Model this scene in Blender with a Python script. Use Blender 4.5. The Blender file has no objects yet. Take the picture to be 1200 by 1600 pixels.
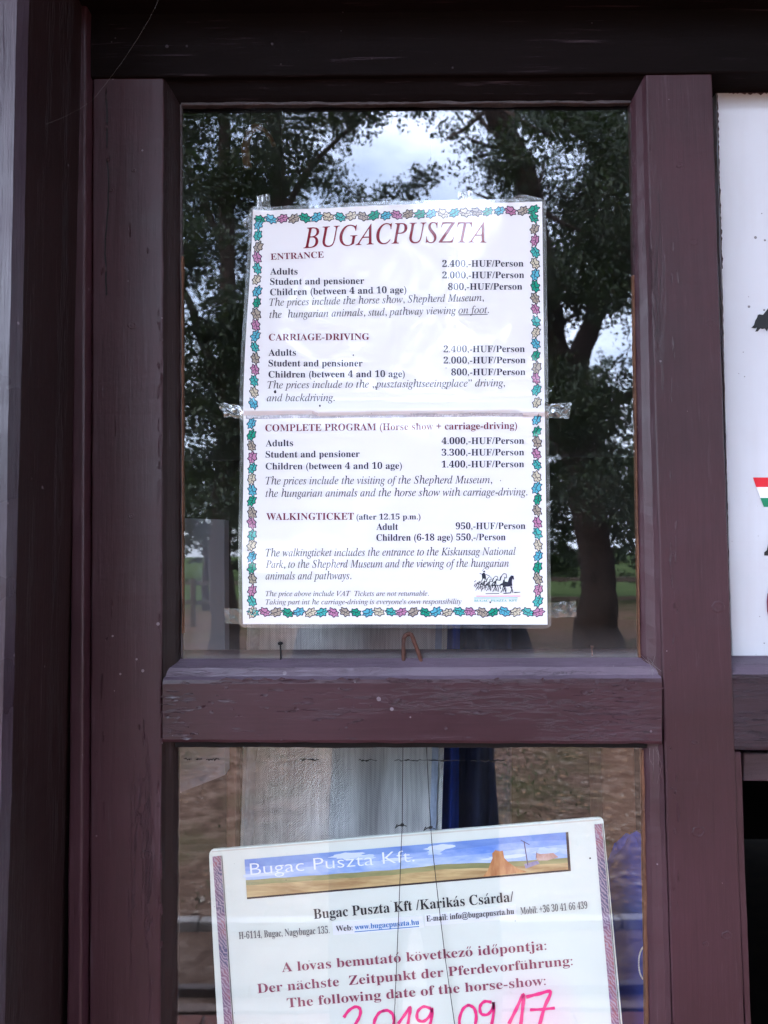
import bpy, bmesh, math, random
import numpy as np
from mathutils import Vector, Matrix, Euler, noise

random.seed(7)
rng = np.random.default_rng(11)
S = bpy.context.scene
C = S.collection
R = math.radians

# ------------------------------------------------------------------ camera
cd = bpy.data.cameras.new('camera')
cam = bpy.data.objects.new('camera', cd)
C.objects.link(cam)
S.camera = cam
CAMY, CAMZ = -0.554, 1.50
F_PX = 1200.0
cd.sensor_fit = 'VERTICAL'
cd.sensor_height = 36.0
cd.lens = 36.0 * F_PX / 1600.0
cd.dof.use_dof = True            # focused on the papers; the mirrored trees lie far behind that
cd.dof.focus_distance = 0.552
cd.dof.aperture_fstop = 16
cd.clip_start = 0.02
cd.clip_end = 900
CROT = Matrix.Rotation(R(0.50), 3, 'Y') @ Matrix.Rotation(R(93.1), 3, 'X')
cam.matrix_world = Matrix.Translation((0, CAMY, CAMZ)) @ CROT.to_4x4()

def ray(px, py):
    d = CROT @ Vector(((px - 600.0) / F_PX, (800.0 - py) / F_PX, -1.0))
    return d / d.y

def P(px, py, y):
    """the point of the plane at depth y that stands at this place of the photograph"""
    return Vector((0, CAMY, CAMZ)) + ray(px, py) * (y - CAMY)

def Q(px, py, dist):
    """a point of the outdoor scene behind the camera that the window glass mirrors at this place"""
    p = P(px, py, dist)
    return Vector((p.x, -p.y, p.z))

# ------------------------------------------------------------------ world, sun, exposure
w = bpy.data.worlds.new('World')
S.world = w
w.use_nodes = True
nt = w.node_tree
nt.nodes.clear()
SUN_EL, SUN_AZ = R(52), R(-60)       # azimuth measured from +Y (behind the building) towards -X
sky = nt.nodes.new('ShaderNodeTexSky')
sky.sky_type = 'NISHITA'
sky.sun_disc = False
sky.sun_elevation = SUN_EL
sky.sun_rotation = SUN_AZ
tc = nt.nodes.new('ShaderNodeTexCoord')
mp = nt.nodes.new('ShaderNodeMapping'); mp.inputs['Scale'].default_value = (1, 1, 2.2)
nz = nt.nodes.new('ShaderNodeTexNoise'); nz.inputs['Scale'].default_value = 2.6
nz.inputs['Detail'].default_value = 7; nz.inputs['Roughness'].default_value = .55
cr = nt.nodes.new('ShaderNodeValToRGB')
cr.color_ramp.elements[0].position = .36; cr.color_ramp.elements[0].color = (.35, .35, .35, 1)
cr.color_ramp.elements[1].position = .62; cr.color_ramp.elements[1].color = (1, 1, 1, 1)
cc = nt.nodes.new('ShaderNodeValToRGB')
cc.color_ramp.elements[0].position = .3; cc.color_ramp.elements[0].color = (5.8, 6.8, 9.4, 1)
cc.color_ramp.elements[1].position = .72; cc.color_ramp.elements[1].color = (10.4, 11.6, 14.2, 1)
mx = nt.nodes.new('ShaderNodeMix'); mx.data_type = 'RGBA'
bg = nt.nodes.new('ShaderNodeBackground'); bg.inputs['Strength'].default_value = .10
wo = nt.nodes.new('ShaderNodeOutputWorld')
L = nt.links.new
L(tc.outputs['Generated'], mp.inputs['Vector']); L(mp.outputs[0], nz.inputs['Vector'])
L(nz.outputs['Fac'], cr.inputs['Fac']); L(nz.outputs['Fac'], cc.inputs['Fac'])
L(cr.outputs['Color'], mx.inputs['Factor']); L(sky.outputs['Color'], mx.inputs[6]); L(cc.outputs['Color'], mx.inputs[7])
sz = nt.nodes.new('ShaderNodeSeparateXYZ'); L(tc.outputs['Generated'], sz.inputs[0])
mr = nt.nodes.new('ShaderNodeMapRange')                 # a cloudy sky is about three times brighter overhead than low down
mr.inputs['From Min'].default_value = 0; mr.inputs['From Max'].default_value = 1
mr.inputs['To Min'].default_value = .75; mr.inputs['To Max'].default_value = 1.5
L(sz.outputs['Z'], mr.inputs['Value'])
vm = nt.nodes.new('ShaderNodeVectorMath'); vm.operation = 'SCALE'
L(mx.outputs[2], vm.inputs[0]); L(mr.outputs[0], vm.inputs['Scale'])
L(vm.outputs[0], bg.inputs['Color']); L(bg.outputs[0], wo.inputs['Surface'])

sd = bpy.data.lights.new('sun', 'SUN')
sd.energy = .7
sd.angle = R(12)
sd.color = (1, .95, .87)
so = bpy.data.objects.new('sun', sd)
C.objects.link(so)
so.location = (0, 0, 20)
sdir = -Vector((math.sin(SUN_AZ) * math.cos(SUN_EL), math.cos(SUN_AZ) * math.cos(SUN_EL), math.sin(SUN_EL)))
so.rotation_euler = sdir.to_track_quat('-Z', 'Y').to_euler()

S.view_settings.view_transform = 'Standard'
S.view_settings.look = 'None'
S.view_settings.exposure = 4.0
S.view_settings.gamma = 1
S.view_settings.use_curve_mapping = False
S.cycles.use_denoising = True
try:
    S.cycles.denoiser = 'OPENIMAGEDENOISE'
    S.cycles.denoising_input_passes = 'RGB_ALBEDO_NORMAL'
    S.cycles.denoising_prefilter = 'ACCURATE'
except Exception:
    pass
S.cycles.max_bounces = 8
S.cycles.diffuse_bounces = 3
S.cycles.glossy_bounces = 4
S.cycles.transparent_max_bounces = 14
S.cycles.caustics_reflective = False
S.cycles.caustics_refractive = False
S.cycles.sample_clamp_indirect = 6

# ------------------------------------------------------------------ materials
def lin(r, g, b):
    f = lambda c: (c / 255 / 12.92) if c <= 10.3 else ((c / 255 + .055) / 1.055) ** 2.4
    return (f(r), f(g), f(b), 1)

class NT:
    def __init__(self, name):
        self.m = bpy.data.materials.new(name)
        self.m.use_nodes = True
        self.t = self.m.node_tree
        self.b = self.t.nodes['Principled BSDF']
        self.out = self.t.nodes['Material Output']
    def n(self, kind, **kw):
        x = self.t.nodes.new('ShaderNode' + kind)
        for k, v in kw.items():
            if k in x.inputs.keys():
                x.inputs[k].default_value = v
            else:
                setattr(x, k, v)
        return x
    def l(self, a, b):
        self.t.links.new(a, b)
    def math(self, op, a, b=None, c=None, clamp=False):
        x = self.t.nodes.new('ShaderNodeMath'); x.operation = op; x.use_clamp = clamp
        for i, v in enumerate((a, b, c)):
            if v is None: continue
            if isinstance(v, (int, float)): x.inputs[i].default_value = v
            else: self.l(v, x.inputs[i])
        return x.outputs[0]
    def coords(self, scale=(1, 1, 1), rot=(0, 0, 0)):
        g = self.n('NewGeometry')
        mpn = self.n('Mapping'); mpn.inputs['Scale'].default_value = scale; mpn.inputs['Rotation'].default_value = rot
        self.l(g.outputs['Position'], mpn.inputs['Vector'])
        return mpn.outputs[0]
    def noise(self, vec, scale=5, detail=4, rough=.5, dist=0):
        x = self.n('TexNoise'); x.inputs['Scale'].default_value = scale; x.inputs['Detail'].default_value = detail
        x.inputs['Roughness'].default_value = rough; x.inputs['Distortion'].default_value = dist
        self.l(vec, x.inputs['Vector'])
        return x.outputs['Fac']
    def ramp(self, fac, stops):
        x = self.n('ValToRGB'); self.l(fac, x.inputs['Fac'])
        e = x.color_ramp.elements
        while len(e) < len(stops): e.new(.5)
        for i, (p, col) in enumerate(stops):
            e[i].position = p
            e[i].color = (col, col, col, 1) if isinstance(col, (int, float)) else (*col[:3], 1)
        return x.outputs['Color']
    def mix(self, fac, a, b, mode='MIX'):
        x = self.t.nodes.new('ShaderNodeMix'); x.data_type = 'RGBA'; x.blend_type = mode
        for i, v in ((0, fac), (6, a), (7, b)):
            if isinstance(v, (int, float)): x.inputs[i].default_value = v
            elif isinstance(v, tuple): x.inputs[i].default_value = (*v[:3], 1)
            else: self.l(v, x.inputs[i])
        return x.outputs[2]
    def bump(self, h, strength, dist, prev=None):
        x = self.n('Bump'); x.inputs['Strength'].default_value = strength; x.inputs['Distance'].default_value = dist
        self.l(h, x.inputs['Height'])
        if prev is not None: self.l(prev, x.inputs['Normal'])
        return x.outputs['Normal']

def plain(name, col, rough=.6, metal=0, coat=0, spec=None):
    k = NT(name)
    k.b.inputs['Base Color'].default_value = (*col[:3], 1)
    k.b.inputs['Roughness'].default_value = rough
    k.b.inputs['Metallic'].default_value = metal
    k.b.inputs['Coat Weight'].default_value = coat
    if spec is not None: k.b.inputs['Specular IOR Level'].default_value = spec
    return k.m

def grained(name, col, rough=.7, sc=8, amt=.35, bump=.3, dist=.004):
    k = NT(name)
    v = k.coords()
    n1 = k.noise(v, sc, 6, .6)
    c0 = tuple(c * (1 - amt) for c in col[:3]); c1 = tuple(min(1, c * (1 + amt)) for c in col[:3])
    k.l(k.ramp(n1, [(.3, c0), (.7, c1)]), k.b.inputs['Base Color'])
    k.b.inputs['Roughness'].default_value = rough
    k.l(k.bump(k.noise(v, sc * 6, 5, .6), bump, dist), k.b.inputs['Normal'])
    return k.m

def painted_wood(name, axis='z', worn=.0, base=(.040, .0135, .0195), cracks=(), rough=.42, blotch=.3, seed=0.0, grain=1.0, spec=.4, relief=.7, dust=.55):
    """old purple-brown gloss paint on timber: grain ridges along the member, specks, cracks, flaked places"""
    k = NT(name)
    along = {'z': (1, 1, .045), 'x': (.045, 1, 1), 'y': (1, .05, 1)}[axis]
    g = k.n('NewGeometry')
    off = k.n('Mapping'); off.inputs['Location'].default_value = (seed, seed * .7, seed * 1.3)
    k.l(g.outputs['Position'], off.inputs['Vector'])
    mpn = k.n('Mapping'); mpn.inputs['Scale'].default_value = along
    k.l(off.outputs[0], mpn.inputs['Vector'])
    iso = off.outputs[0]; gr = mpn.outputs[0]
    fine = k.noise(gr, 480, 5, .7, .3)
    broad = k.noise(gr, 110, 4, .55, .6)
    cloud = k.noise(iso, 7, 5, .6)
    b0 = tuple(c * (1 - blotch) for c in base); b1 = tuple(c * (1 + blotch) for c in base)
    col = k.ramp(cloud, [(.3, b0), (.7, b1)])
    col = k.mix(k.math('MULTIPLY', k.ramp(fine, [(.35, 1.0), (.55, 0.0)]), .3), col, tuple(c * .45 for c in base))
    rub = k.math('MULTIPLY', k.ramp(k.noise(gr, 260, 6, .7), [(.6, 0.0), (.74, 1.0)]), .35)
    col = k.mix(rub, col, (.12, .085, .105))
    # pale specks of dust and old distemper
    vo = k.n('TexVoronoi'); vo.inputs['Scale'].default_value = 85; vo.inputs['Randomness'].default_value = 1
    k.l(iso, vo.inputs['Vector'])
    sz = k.math('MULTIPLY', k.ramp(k.noise(iso, 33, 3), [(.50, 0.0), (.75, 1.0)]), .15)
    speck = k.math('LESS_THAN', vo.outputs['Distance'], sz)
    col = k.mix(k.math('MULTIPLY', speck, dust), col, (.26, .22, .25))
    h = k.math('ADD', k.math('MULTIPLY', fine, .5 * grain), k.math('MULTIPLY', broad, .8 * grain))
    h = k.math('ADD', h, k.math('MULTIPLY', k.noise(iso, 260, 3, .5), .25))
    # flaking: thin curls that lift along the grain
    if worn > 0:
        a2 = {'z': (1, 1, .07), 'x': (.10, 1, 1), 'y': (1, .07, 1)}[axis]
        m2 = k.n('Mapping'); m2.inputs['Scale'].default_value = a2
        k.l(iso, m2.inputs['Vector'])
        fl = k.noise(m2.outputs[0], 230, 6, .6, .8)
        patch = k.ramp(k.noise(m2.outputs[0], 24, 4, .6), [(.66 - worn * .18, 0.0), (.72 - worn * .12, 1.0)])
        edge = k.ramp(fl, [(.50, 0.0), (.515, 1.0), (.53, .25), (.60, 0.0)])
        crack = k.ramp(fl, [(.475, 0.0), (.49, 1.0), (.503, 0.0)])
        e = k.math('MULTIPLY', edge, patch); c_ = k.math('MULTIPLY', crack, patch)
        col = k.mix(k.math('MULTIPLY', e, .16), col, (.16, .11, .14))
        col = k.mix(k.math('MULTIPLY', c_, .8), col, (.012, .008, .010))
        h = k.math('ADD', h, k.math('MULTIPLY', e, 2.6))
        h = k.math('SUBTRACT', h, k.math('MULTIPLY', c_, 3.2))
    # single long drying cracks: (position across, start, end, half width)
    sep = k.n('SeparateXYZ'); k.l(g.outputs['Position'], sep.inputs[0])
    for (x0, s0, s1, hw) in cracks:
        A, B = ('X', 'Z') if axis == 'z' else ('Z', 'X')
        wob = k.noise(g.outputs['Position'], 16, 4, .5)
        dx = k.math('ABSOLUTE', k.math('SUBTRACT', k.math('SUBTRACT', sep.outputs[A], x0), k.math('MULTIPLY', k.math('SUBTRACT', wob, .5), .010)))
        inr = k.math('MULTIPLY', k.math('GREATER_THAN', sep.outputs[B], s0), k.math('LESS_THAN', sep.outputs[B], s1))
        brk = k.ramp(k.noise(g.outputs['Position'], 60, 2), [(.38, 0.0), (.46, 1.0)])
        ln = k.math('MULTIPLY', k.math('MULTIPLY', k.math('LESS_THAN', dx, hw), inr), brk)
        col = k.mix(ln, col, (.004, .003, .004))
        h = k.math('SUBTRACT', h, k.math('MULTIPLY', ln, 3.0))
    k.l(col, k.b.inputs['Base Color'])
    k.b.inputs['Roughness'].default_value = rough
    k.l(k.ramp(cloud, [(.3, rough - .06), (.7, rough + .12)]), k.b.inputs['Roughness'])
    k.b.inputs['Specular IOR Level'].default_value = spec
    k.l(k.bump(h, relief, .0005), k.b.inputs['Normal'])
    return k.m

# ------------------------------------------------------------------ object helpers
def tag(o, label=None, cat=None, group=None, kind=None):
    if label: o['label'] = label
    if cat: o['category'] = cat
    if group: o['group'] = group
    if kind: o['kind'] = kind
    return o

def thing(name, label, cat, loc=(0, 0, 0), group=None):
    o = bpy.data.objects.new(name, None)
    o.empty_display_size = .05
    C.objects.link(o); o.location = loc
    return tag(o, label, cat, group)

def link(name, me, mat=None, parent=None, smooth=False):
    o = bpy.data.objects.new(name, me)
    C.objects.link(o)
    if mat is not None:
        for m_ in (mat if isinstance(mat, (list, tuple)) else [mat]): me.materials.append(m_)
    if smooth:
        for p in me.polygons: p.use_smooth = True
    if parent is not None:
        o.parent = parent
        # the vertices are written in world space
        if parent.type == 'EMPTY': o.matrix_parent_inverse = Matrix.Translation(-parent.location)
    return o

def raw(name, verts, faces, mat, parent=None, smooth=False):
    me = bpy.data.meshes.new(name)
    me.from_pydata([tuple(v) for v in verts], [], faces)
    me.update()
    return link(name, me, mat, parent, smooth)

def box(name, lo, hi, mat, parent=None, bev=0):
    x0, y0, z0 = lo; x1, y1, z1 = hi
    v = [(x0, y0, z0), (x1, y0, z0), (x1, y1, z0), (x0, y1, z0), (x0, y0, z1), (x1, y0, z1), (x1, y1, z1), (x0, y1, z1)]
    f = [(0, 3, 2, 1), (4, 5, 6, 7), (0, 1, 5, 4), (1, 2, 6, 5), (2, 3, 7, 6), (3, 0, 4, 7)]
    o = raw(name, v, f, mat, parent)
    if bev:
        b = o.modifiers.new('bevel', 'BEVEL'); b.width = bev; b.segments = 2
    return o

def member(name, quad, yf, yb, mat, parent=None, bev=.0016, jit=.00035, n=24, back=None):
    """a timber member: its front quad (TL,TR,BR,BL as seen in the photograph) at depth yf, carried back to yb;
    the arrises wander a little and are eased"""
    fr = [P(*q, yf) for q in quad]
    bk = [Vector((p.x, yb, p.z)) for p in fr] if back is None else [P(*q, yb) for q in back]
    vert = (fr[0] - fr[3]).length > (fr[0] - fr[1]).length
    a = (0, 3, 1, 2) if vert else (0, 1, 3, 2)       # start/end pairs of the two long edges
    verts = []; faces = []
    for i in range(n + 1):
        t = i / n
        for (s, e) in ((a[0], a[1]), (a[2], a[3])):
            for arr in (fr, bk):
                p = arr[s].lerp(arr[e], t)
                q = p * 17 + Vector((s * 7.1, 3.3 * (arr is bk), 0))
                nv = noise.noise_vector(q * 2.3) * jit * .9 + noise.noise_vector(q * 9) * jit * .6
                verts.append(p + nv)
    for i in range(n):
        o = i * 4; p = o + 4
        ring = [0, 1, 3, 2]
        for j in range(4):
            A, B = ring[j], ring[(j + 1) % 4]
            faces.append((o + A, o + B, p + B, p + A))
    faces.append((0, 2, 3, 1)); e = n * 4; faces.append((e, e + 1, e + 3, e + 2))
    ob = raw(name, verts, faces, mat, parent)
    bm = bmesh.new(); bm.from_mesh(ob.data); bmesh.ops.recalc_face_normals(bm, faces=bm.faces); bm.to_mesh(ob.data); bm.free()
    if bev:
        b = ob.modifiers.new('bevel', 'BEVEL'); b.width = bev; b.segments = 3; b.limit_method = 'ANGLE'; b.angle_limit = R(40)
    return ob

def tube(name, pts, rad, mat, parent=None, sides=8, closed=False):
    """round bar along points; rad may be a number or one per point"""
    pts = [Vector(p) for p in pts]; n = len(pts)
    if isinstance(rad, (int, float)): rad = [rad] * n
    verts = []; faces = []
    prev = None
    for i, p in enumerate(pts):
        a = pts[(i - 1) % n] if (closed or i > 0) else p
        b = pts[(i + 1) % n] if (closed or i < n - 1) else p
        d = (b - a).normalized()
        if prev is None:
            u = d.orthogonal().normalized()
        else:
            u = (prev - d * prev.dot(d)).normalized()
        prev = u; v = d.cross(u)
        for k in range(sides):
            t = 2 * math.pi * k / sides
            verts.append(p + (u * math.cos(t) + v * math.sin(t)) * rad[i])
    m = n if closed else n - 1
    for i in range(m):
        for k in range(sides):
            a = i * sides + k; b = i * sides + (k + 1) % sides
            c = ((i + 1) % n) * sides + (k + 1) % sides; d = ((i + 1) % n) * sides + k
            faces.append((a, b, c, d))
    if not closed:
        faces.append(tuple(range(sides))[::-1]); faces.append(tuple((n - 1) * sides + k for k in range(sides)))
    return raw(name, verts, faces, mat, parent, True)

# ------------------------------------------------------------------ palette
PAINT = painted_wood('aubergine gloss paint, upright timber', 'z', worn=.25, seed=0,
                     cracks=[(P(168, 300, -.013).x, P(170, 462, -.013).z, P(170, 135, -.013).z, .0006)])
PAINT_M = painted_wood('aubergine gloss paint, mullion', 'z', worn=.35, seed=3.1)
PAINT_R = painted_wood('flaking aubergine paint, cross rail', 'x', worn=1.0, seed=5.2, grain=.8, relief=.4)
PAINT_R2 = painted_wood('weathered aubergine paint, right rail', 'x', worn=1.3, seed=8.4, grain=1.8, relief=.6, base=(.022, .010, .015))
PAINT_SILL = painted_wood('weathered sill paint lightened for sky light', 'x', worn=1.3, seed=2.7, grain=1.2, relief=.35, rough=.42, base=(.115, .082, .112))  # pale base puts sky light on upward faces into the colour
PAINT_D = painted_wood('brown gloss paint darkened with side shade', 'z', spec=.2, worn=.5, seed=6.6, base=(.014, .0052, .0055), grain=1.5, rough=.5)  # base darkened to paint shade on sides turned from the light
PAINT_T = painted_wood('head timber paint blackened for shade', 'x', worn=0, dust=.12, seed=9.9, base=(.0055, .0036, .0038), rough=.8, spec=.06)  # near-black base stands in for shade under the overhang
PAINT_P = painted_wood('worn post paint paled for sky glare', 'z', worn=.8, seed=12.5, base=(.045, .030, .043), grain=1.8, rough=.30)  # paler base puts the sky's glare into the worn post colour
RAWWOOD = grained('bare orange brown wood', (.10, .040, .018), .7, 40, .4)
PUTTY = grained('old grey putty', (.045, .035, .038), .8, 60, .4)
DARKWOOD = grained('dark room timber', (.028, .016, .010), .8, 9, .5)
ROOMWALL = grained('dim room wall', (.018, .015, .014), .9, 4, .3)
BLACKGAP = plain('flat black for gap shade and small dark parts', (.006, .005, .006), .95)  # flat black; in gaps and grooves the colour stands for shade

# ------------------------------------------------------------------ the window frame
F = -.013
def chamfer(o0, o1, i0, i1, mat, ye=-.0008, n=70, name='chamfer'):
    """the sloping moulding between the frame face and the glass, mitred at its ends"""
    V = []; Fc = []
    for i in range(n + 1):
        t = i / n
        a = P(*o0, F + .0006).lerp(P(*o1, F + .0006), t); b = P(*i0, ye).lerp(P(*i1, ye), t)
        j1 = noise.noise_vector(a * 60) * .00045 + noise.noise_vector(a * 220) * .00018
        j2 = noise.noise_vector(b * 70) * .0005 + noise.noise_vector(b * 300) * .0003
        m1 = a.lerp(b, .22) + Vector((0, .0006, 0)); m2 = a.lerp(b, .72) + Vector((0, -.0011, 0)); m3 = a.lerp(b, .9) + Vector((0, -.0008, 0))
        V += [a + j1 * .6, m1 + j1, m2 + j1 * .5 + j2 * .5, m3 + j2 * .6, b + Vector((j2.x, 0, j2.z)), Vector((b.x, .005, b.z)), Vector((a.x, .005, a.z))]
    m = 7
    for i in range(n):
        for k in range(m):
            c, d = i * m + k, i * m + (k + 1) % m
            Fc.append((c, d, d + m, c + m))
    Fc.append(tuple(range(m))); Fc.append(tuple(n * m + k for k in range(m))[::-1])
    ob = raw(name, V, Fc, mat, win)
    bm = bmesh.new(); bm.from_mesh(ob.data); bmesh.ops.recalc_face_normals(bm, faces=bm.faces); bm.to_mesh(ob.data); bm.free()
    return ob
win = thing('wooden_window', 'purple-brown painted timber window frame with flaking cross rail and two glass panes', 'window', P(640, 2050, 0))

def X(p0, p1, y):                # x on a straight edge through two (x,y) pixels
    return p0[0] + (p1[0] - p0[0]) * (y - p0[1]) / (p1[1] - p0[1])
TOP, BOT = -95, 2060
eSL = ((145, 0), (139, 1600)); eSR = ((256, 120), (251, 1600))
eML = ((1008, 110), (1051, 1600)); eMR = ((1113, 120), (1164, 1600))
def vq(e1, e2, t, b): return [(X(*e1, t), t), (X(*e2, t), t), (X(*e2, b), b), (X(*e1, b), b)]

member('stile', vq(eSL, eSR, TOP, BOT), F, .03, PAINT, win, n=90)
member('mullion', vq(eML, eMR, TOP, BOT), F, .03, PAINT_M, win, n=90)
# head rail, bottom rail
member('top_rail', [(136, TOP), (1995, TOP), (1995, 107), (1110, 110.5), (137, 121)][:3] + [(137, 120.5)], F - .0022, .03, PAINT_T, win, n=80)  # near-black colour and reach over the left stile imitate shade
member('bottom_rail', [(250, 1960), (1061, 1960), (1064, BOT), (249, BOT)], F + .001, .03, PAINT_R, win, n=40)
# cross rail: a sloping top (sill) and an upright face, mitred against the stiles
def cross_rail(name, x0, x1, glass_y, top_y, bot_y, yf, yg, mat, mat_sill, n=70, under=.03):
    verts = []; faces = []; prof_n = 7
    rowsf = []
    for i in range(n + 1):
        t = i / n
        lf = P(x0[0], top_y[0], yf).lerp(P(x1[0], top_y[1], yf), t)
        lb = P(x0[0], bot_y[0], yf).lerp(P(x1[0], bot_y[1], yf), t)
        gl = P(x0[1], glass_y[0], yg).lerp(P(x1[1], glass_y[1], yg), t)
        q = noise.noise(Vector((lf.x * 40, 0, 3))) * .0005 + noise.noise(Vector((lf.x * 150, 5, 3))) * .0003
        q2 = noise.noise(Vector((lf.x * 60, 9, 1))) * .0006
        row = [Vector((lf.x, under, gl.z + .004)), Vector((gl.x, yg + .001, gl.z + .0015)), Vector((gl.x, yg - .001, gl.z)),
               gl.lerp(lf, .5) + Vector((0, 0, .0015 + q2)),
               lf + Vector((0, .004, .0015 + q)), lf + Vector((0, .001, -.0005 + q)), lf + Vector((0, 0, -.003 + q)),
               lb + Vector((0, 0, .002)), lb + Vector((0, .0012, q2)), Vector((lb.x, under, lb.z + .001))]
        rowsf.append(row)
    m = len(rowsf[0])
    for r_ in rowsf: verts += r_
    mats = []
    for i in range(n):
        for j in range(m):
            a = i * m + j; b = i * m + (j + 1) % m
            faces.append((a, b, b + m, a + m)); mats.append(1 if j in (1, 2, 3, 4) else 0)
    faces.append(tuple(range(m))); mats.append(0)
    faces.append(tuple(n * m + k for k in range(m))[::-1]); mats.append(0)
    ob = raw(name, verts, faces, [mat, mat_sill], win)
    for p, k in zip(ob.data.polygons, mats): p.material_index = k
    bm = bmesh.new(); bm.from_mesh(ob.data); bmesh.ops.recalc_face_normals(bm, faces=bm.faces); bm.to_mesh(ob.data); bm.free()
    return ob
cross_rail('cross_rail', (254, 254), (1034.5, 1034.5), (1033, 1031), (1062, 1059), (1160, 1163), F - .0015, -.002, PAINT_R, PAINT_SILL)
member('inner_stop', [(270, 1130), (1016, 1130), (1016, 1168.5), (270, 1168)], -.0035, .012, BLACKGAP, win, bev=.0005, n=50, jit=.0006)  # black colour paints the shade under the rail
# ledge strip and dark groove left of the stile, then the post
member('ledge_strip', vq(((118, 0), (104, 1600)), ((135, 0), (127, 1600)), TOP, BOT), -.024, .03, PAINT, win, n=80)
member('groove_back', vq(((128, 0), (120, 1600)), ((150, 0), (146, 1600)), TOP, BOT), .003, .02, BLACKGAP, win, bev=0, n=6)  # back painted black for the groove's shade
# beads against the glass
chamfer((255.4, 119), (254, 1062), (281.5, 163), (282.5, 1034), PAINT_D)
chamfer((1008.2, 115), (1034.5, 1059), (985.5, 160), (1000.5, 1031), PAINT_M)
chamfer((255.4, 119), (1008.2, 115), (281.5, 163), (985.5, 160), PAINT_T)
chamfer((253, 1160), (250, 1970), (278.5, 1150), (274, 1975), PAINT_D)
chamfer((1035.5, 1160), (1061, 1970), (1004, 1150), (1020, 1975), PAINT_M)
member('putty_line', [(283, 157), (986, 154), (986, 160.5), (283, 164.5)], -.0018, .003, PUTTY, win, bev=.0006, n=90, jit=.0009)
member('putty_line', vq(((281, 163), (283, 1032)), ((284, 163), (285, 1032)), 163, 1032), -.0012, .003, PUTTY, win, bev=.0003, n=90, jit=.0005)
member('bare_wood_edge', vq(((1002.5, 1160), (1009, 1600)), ((1008.5, 1160), (1014, 1600)), 1172, 1960), -.0016, .003, RAWWOOD, win, bev=.0005, n=50, jit=.0005)
member('bare_wood_edge', vq(((283.2, 160), (284.2, 1040)), ((285.6, 160), (286.6, 1040)), 400, 990), -.0018, .003, RAWWOOD, win, bev=.0004, n=50, jit=.0004)
member('bare_wood_edge', vq(((984, 160), (998.5, 1040)), ((987, 160), (1001.5, 1040)), 430, 1028), -.0018, .003, RAWWOOD, win, bev=.0004, n=50, jit=.0004)
# the bay to the right: head, rail, stop, inner ledge, right-hand stile beyond the picture
cross_rail('cross_rail', (1143.5, 1142), (2000, 2000), (1028, 1026), (1053, 1050), (1172, 1180), F + .001, .009, PAINT_R2, PAINT_SILL)
member('stop_bead', vq(((1145, 1175), (1164.5, 1600)), ((1158.5, 1175), (1174, 1600)), 1175, BOT), F + .0015, .03, PAINT_M, win, n=40)
member('inner_ledge', [(1161, 1176), (2000, 1176), (2000, 1221), (1161, 1221)], .055, .09, PAINT_SILL, win, n=20)
member('stile', vq(((1990, 0), (2060, 1600)), ((2120, 0), (2190, 1600)), TOP, BOT), F, .03, PAINT_D, win, n=20)
member('bottom_rail', [(1180, 1960), (2000, 1960), (2000, BOT), (1180, BOT)], F + .001, .03, PAINT_R, win, n=10)

# curled flakes of paint on the rails, small blisters and nail heads under the paint
def flakes(name, x0, x1, ytop, ybot, n, mat, yf, top_bias, horiz=True):
    rr = random.Random(x0 * 3 + n); V = []; Fc = []
    for _ in range(n):
        cx_ = rr.uniform(x0, x1); t = rr.random() ** (2.6 if top_bias else 1)
        cy_ = ytop + (ybot - ytop) * t
        L_ = rr.uniform(3, 22) * (1 if rr.random() < .3 else .5); H_ = rr.uniform(.8, 3.0)
        if not horiz: L_, H_ = H_, L_
        lift = rr.uniform(.0002, .0007); m = 12; b0 = len(V); ph_ = rr.uniform(0, 6)
        V.append(P(cx_, cy_, yf - lift * .3))
        for k in range(m):
            a = 2 * math.pi * k / m; w_ = 1 + .35 * math.sin(a * 3 + ph_) * rr.random()
            dx = math.cos(a) * L_ * w_; dy = math.sin(a) * H_ * w_ + math.sin(dx * .25 + ph_) * H_ * .4
            up = lift if math.sin(a + (0 if horiz else 1.57)) * (1 if rr.random() < .9 else -1) > .1 else .00004
            V.append(P(cx_ + dx, cy_ + dy, yf - up))
        for k in range(m): Fc.append((b0, b0 + 1 + (k + 1) % m, b0 + 1 + k))
    ob = raw(name, V, Fc, mat, win); ob['kind'] = 'stuff'
    return ob
flakes('paint_flakes', 262, 1026, 1062, 1157, 150, PAINT_R, F - .0016, True)
flakes('paint_flakes', 900, 1030, 1062, 1157, 60, PAINT_R, F - .0016, False)
flakes('paint_flakes', 256, 300, 1066, 1155, 24, PAINT_R, F - .0016, False)
flakes('paint_flakes', 1150, 1300, 1056, 1170, 70, PAINT_R2, F + .0009, False)
flakes('paint_flakes', 246, 253, 480, 1500, 40, PAINT, F, False, False)
flakes('paint_flakes', 1046, 1060, 300, 1560, 30, PAINT_M, F, False, False)
flakes('paint_flakes', 150, 240, 200, 1560, 14, PAINT, F, False, False)
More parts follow.
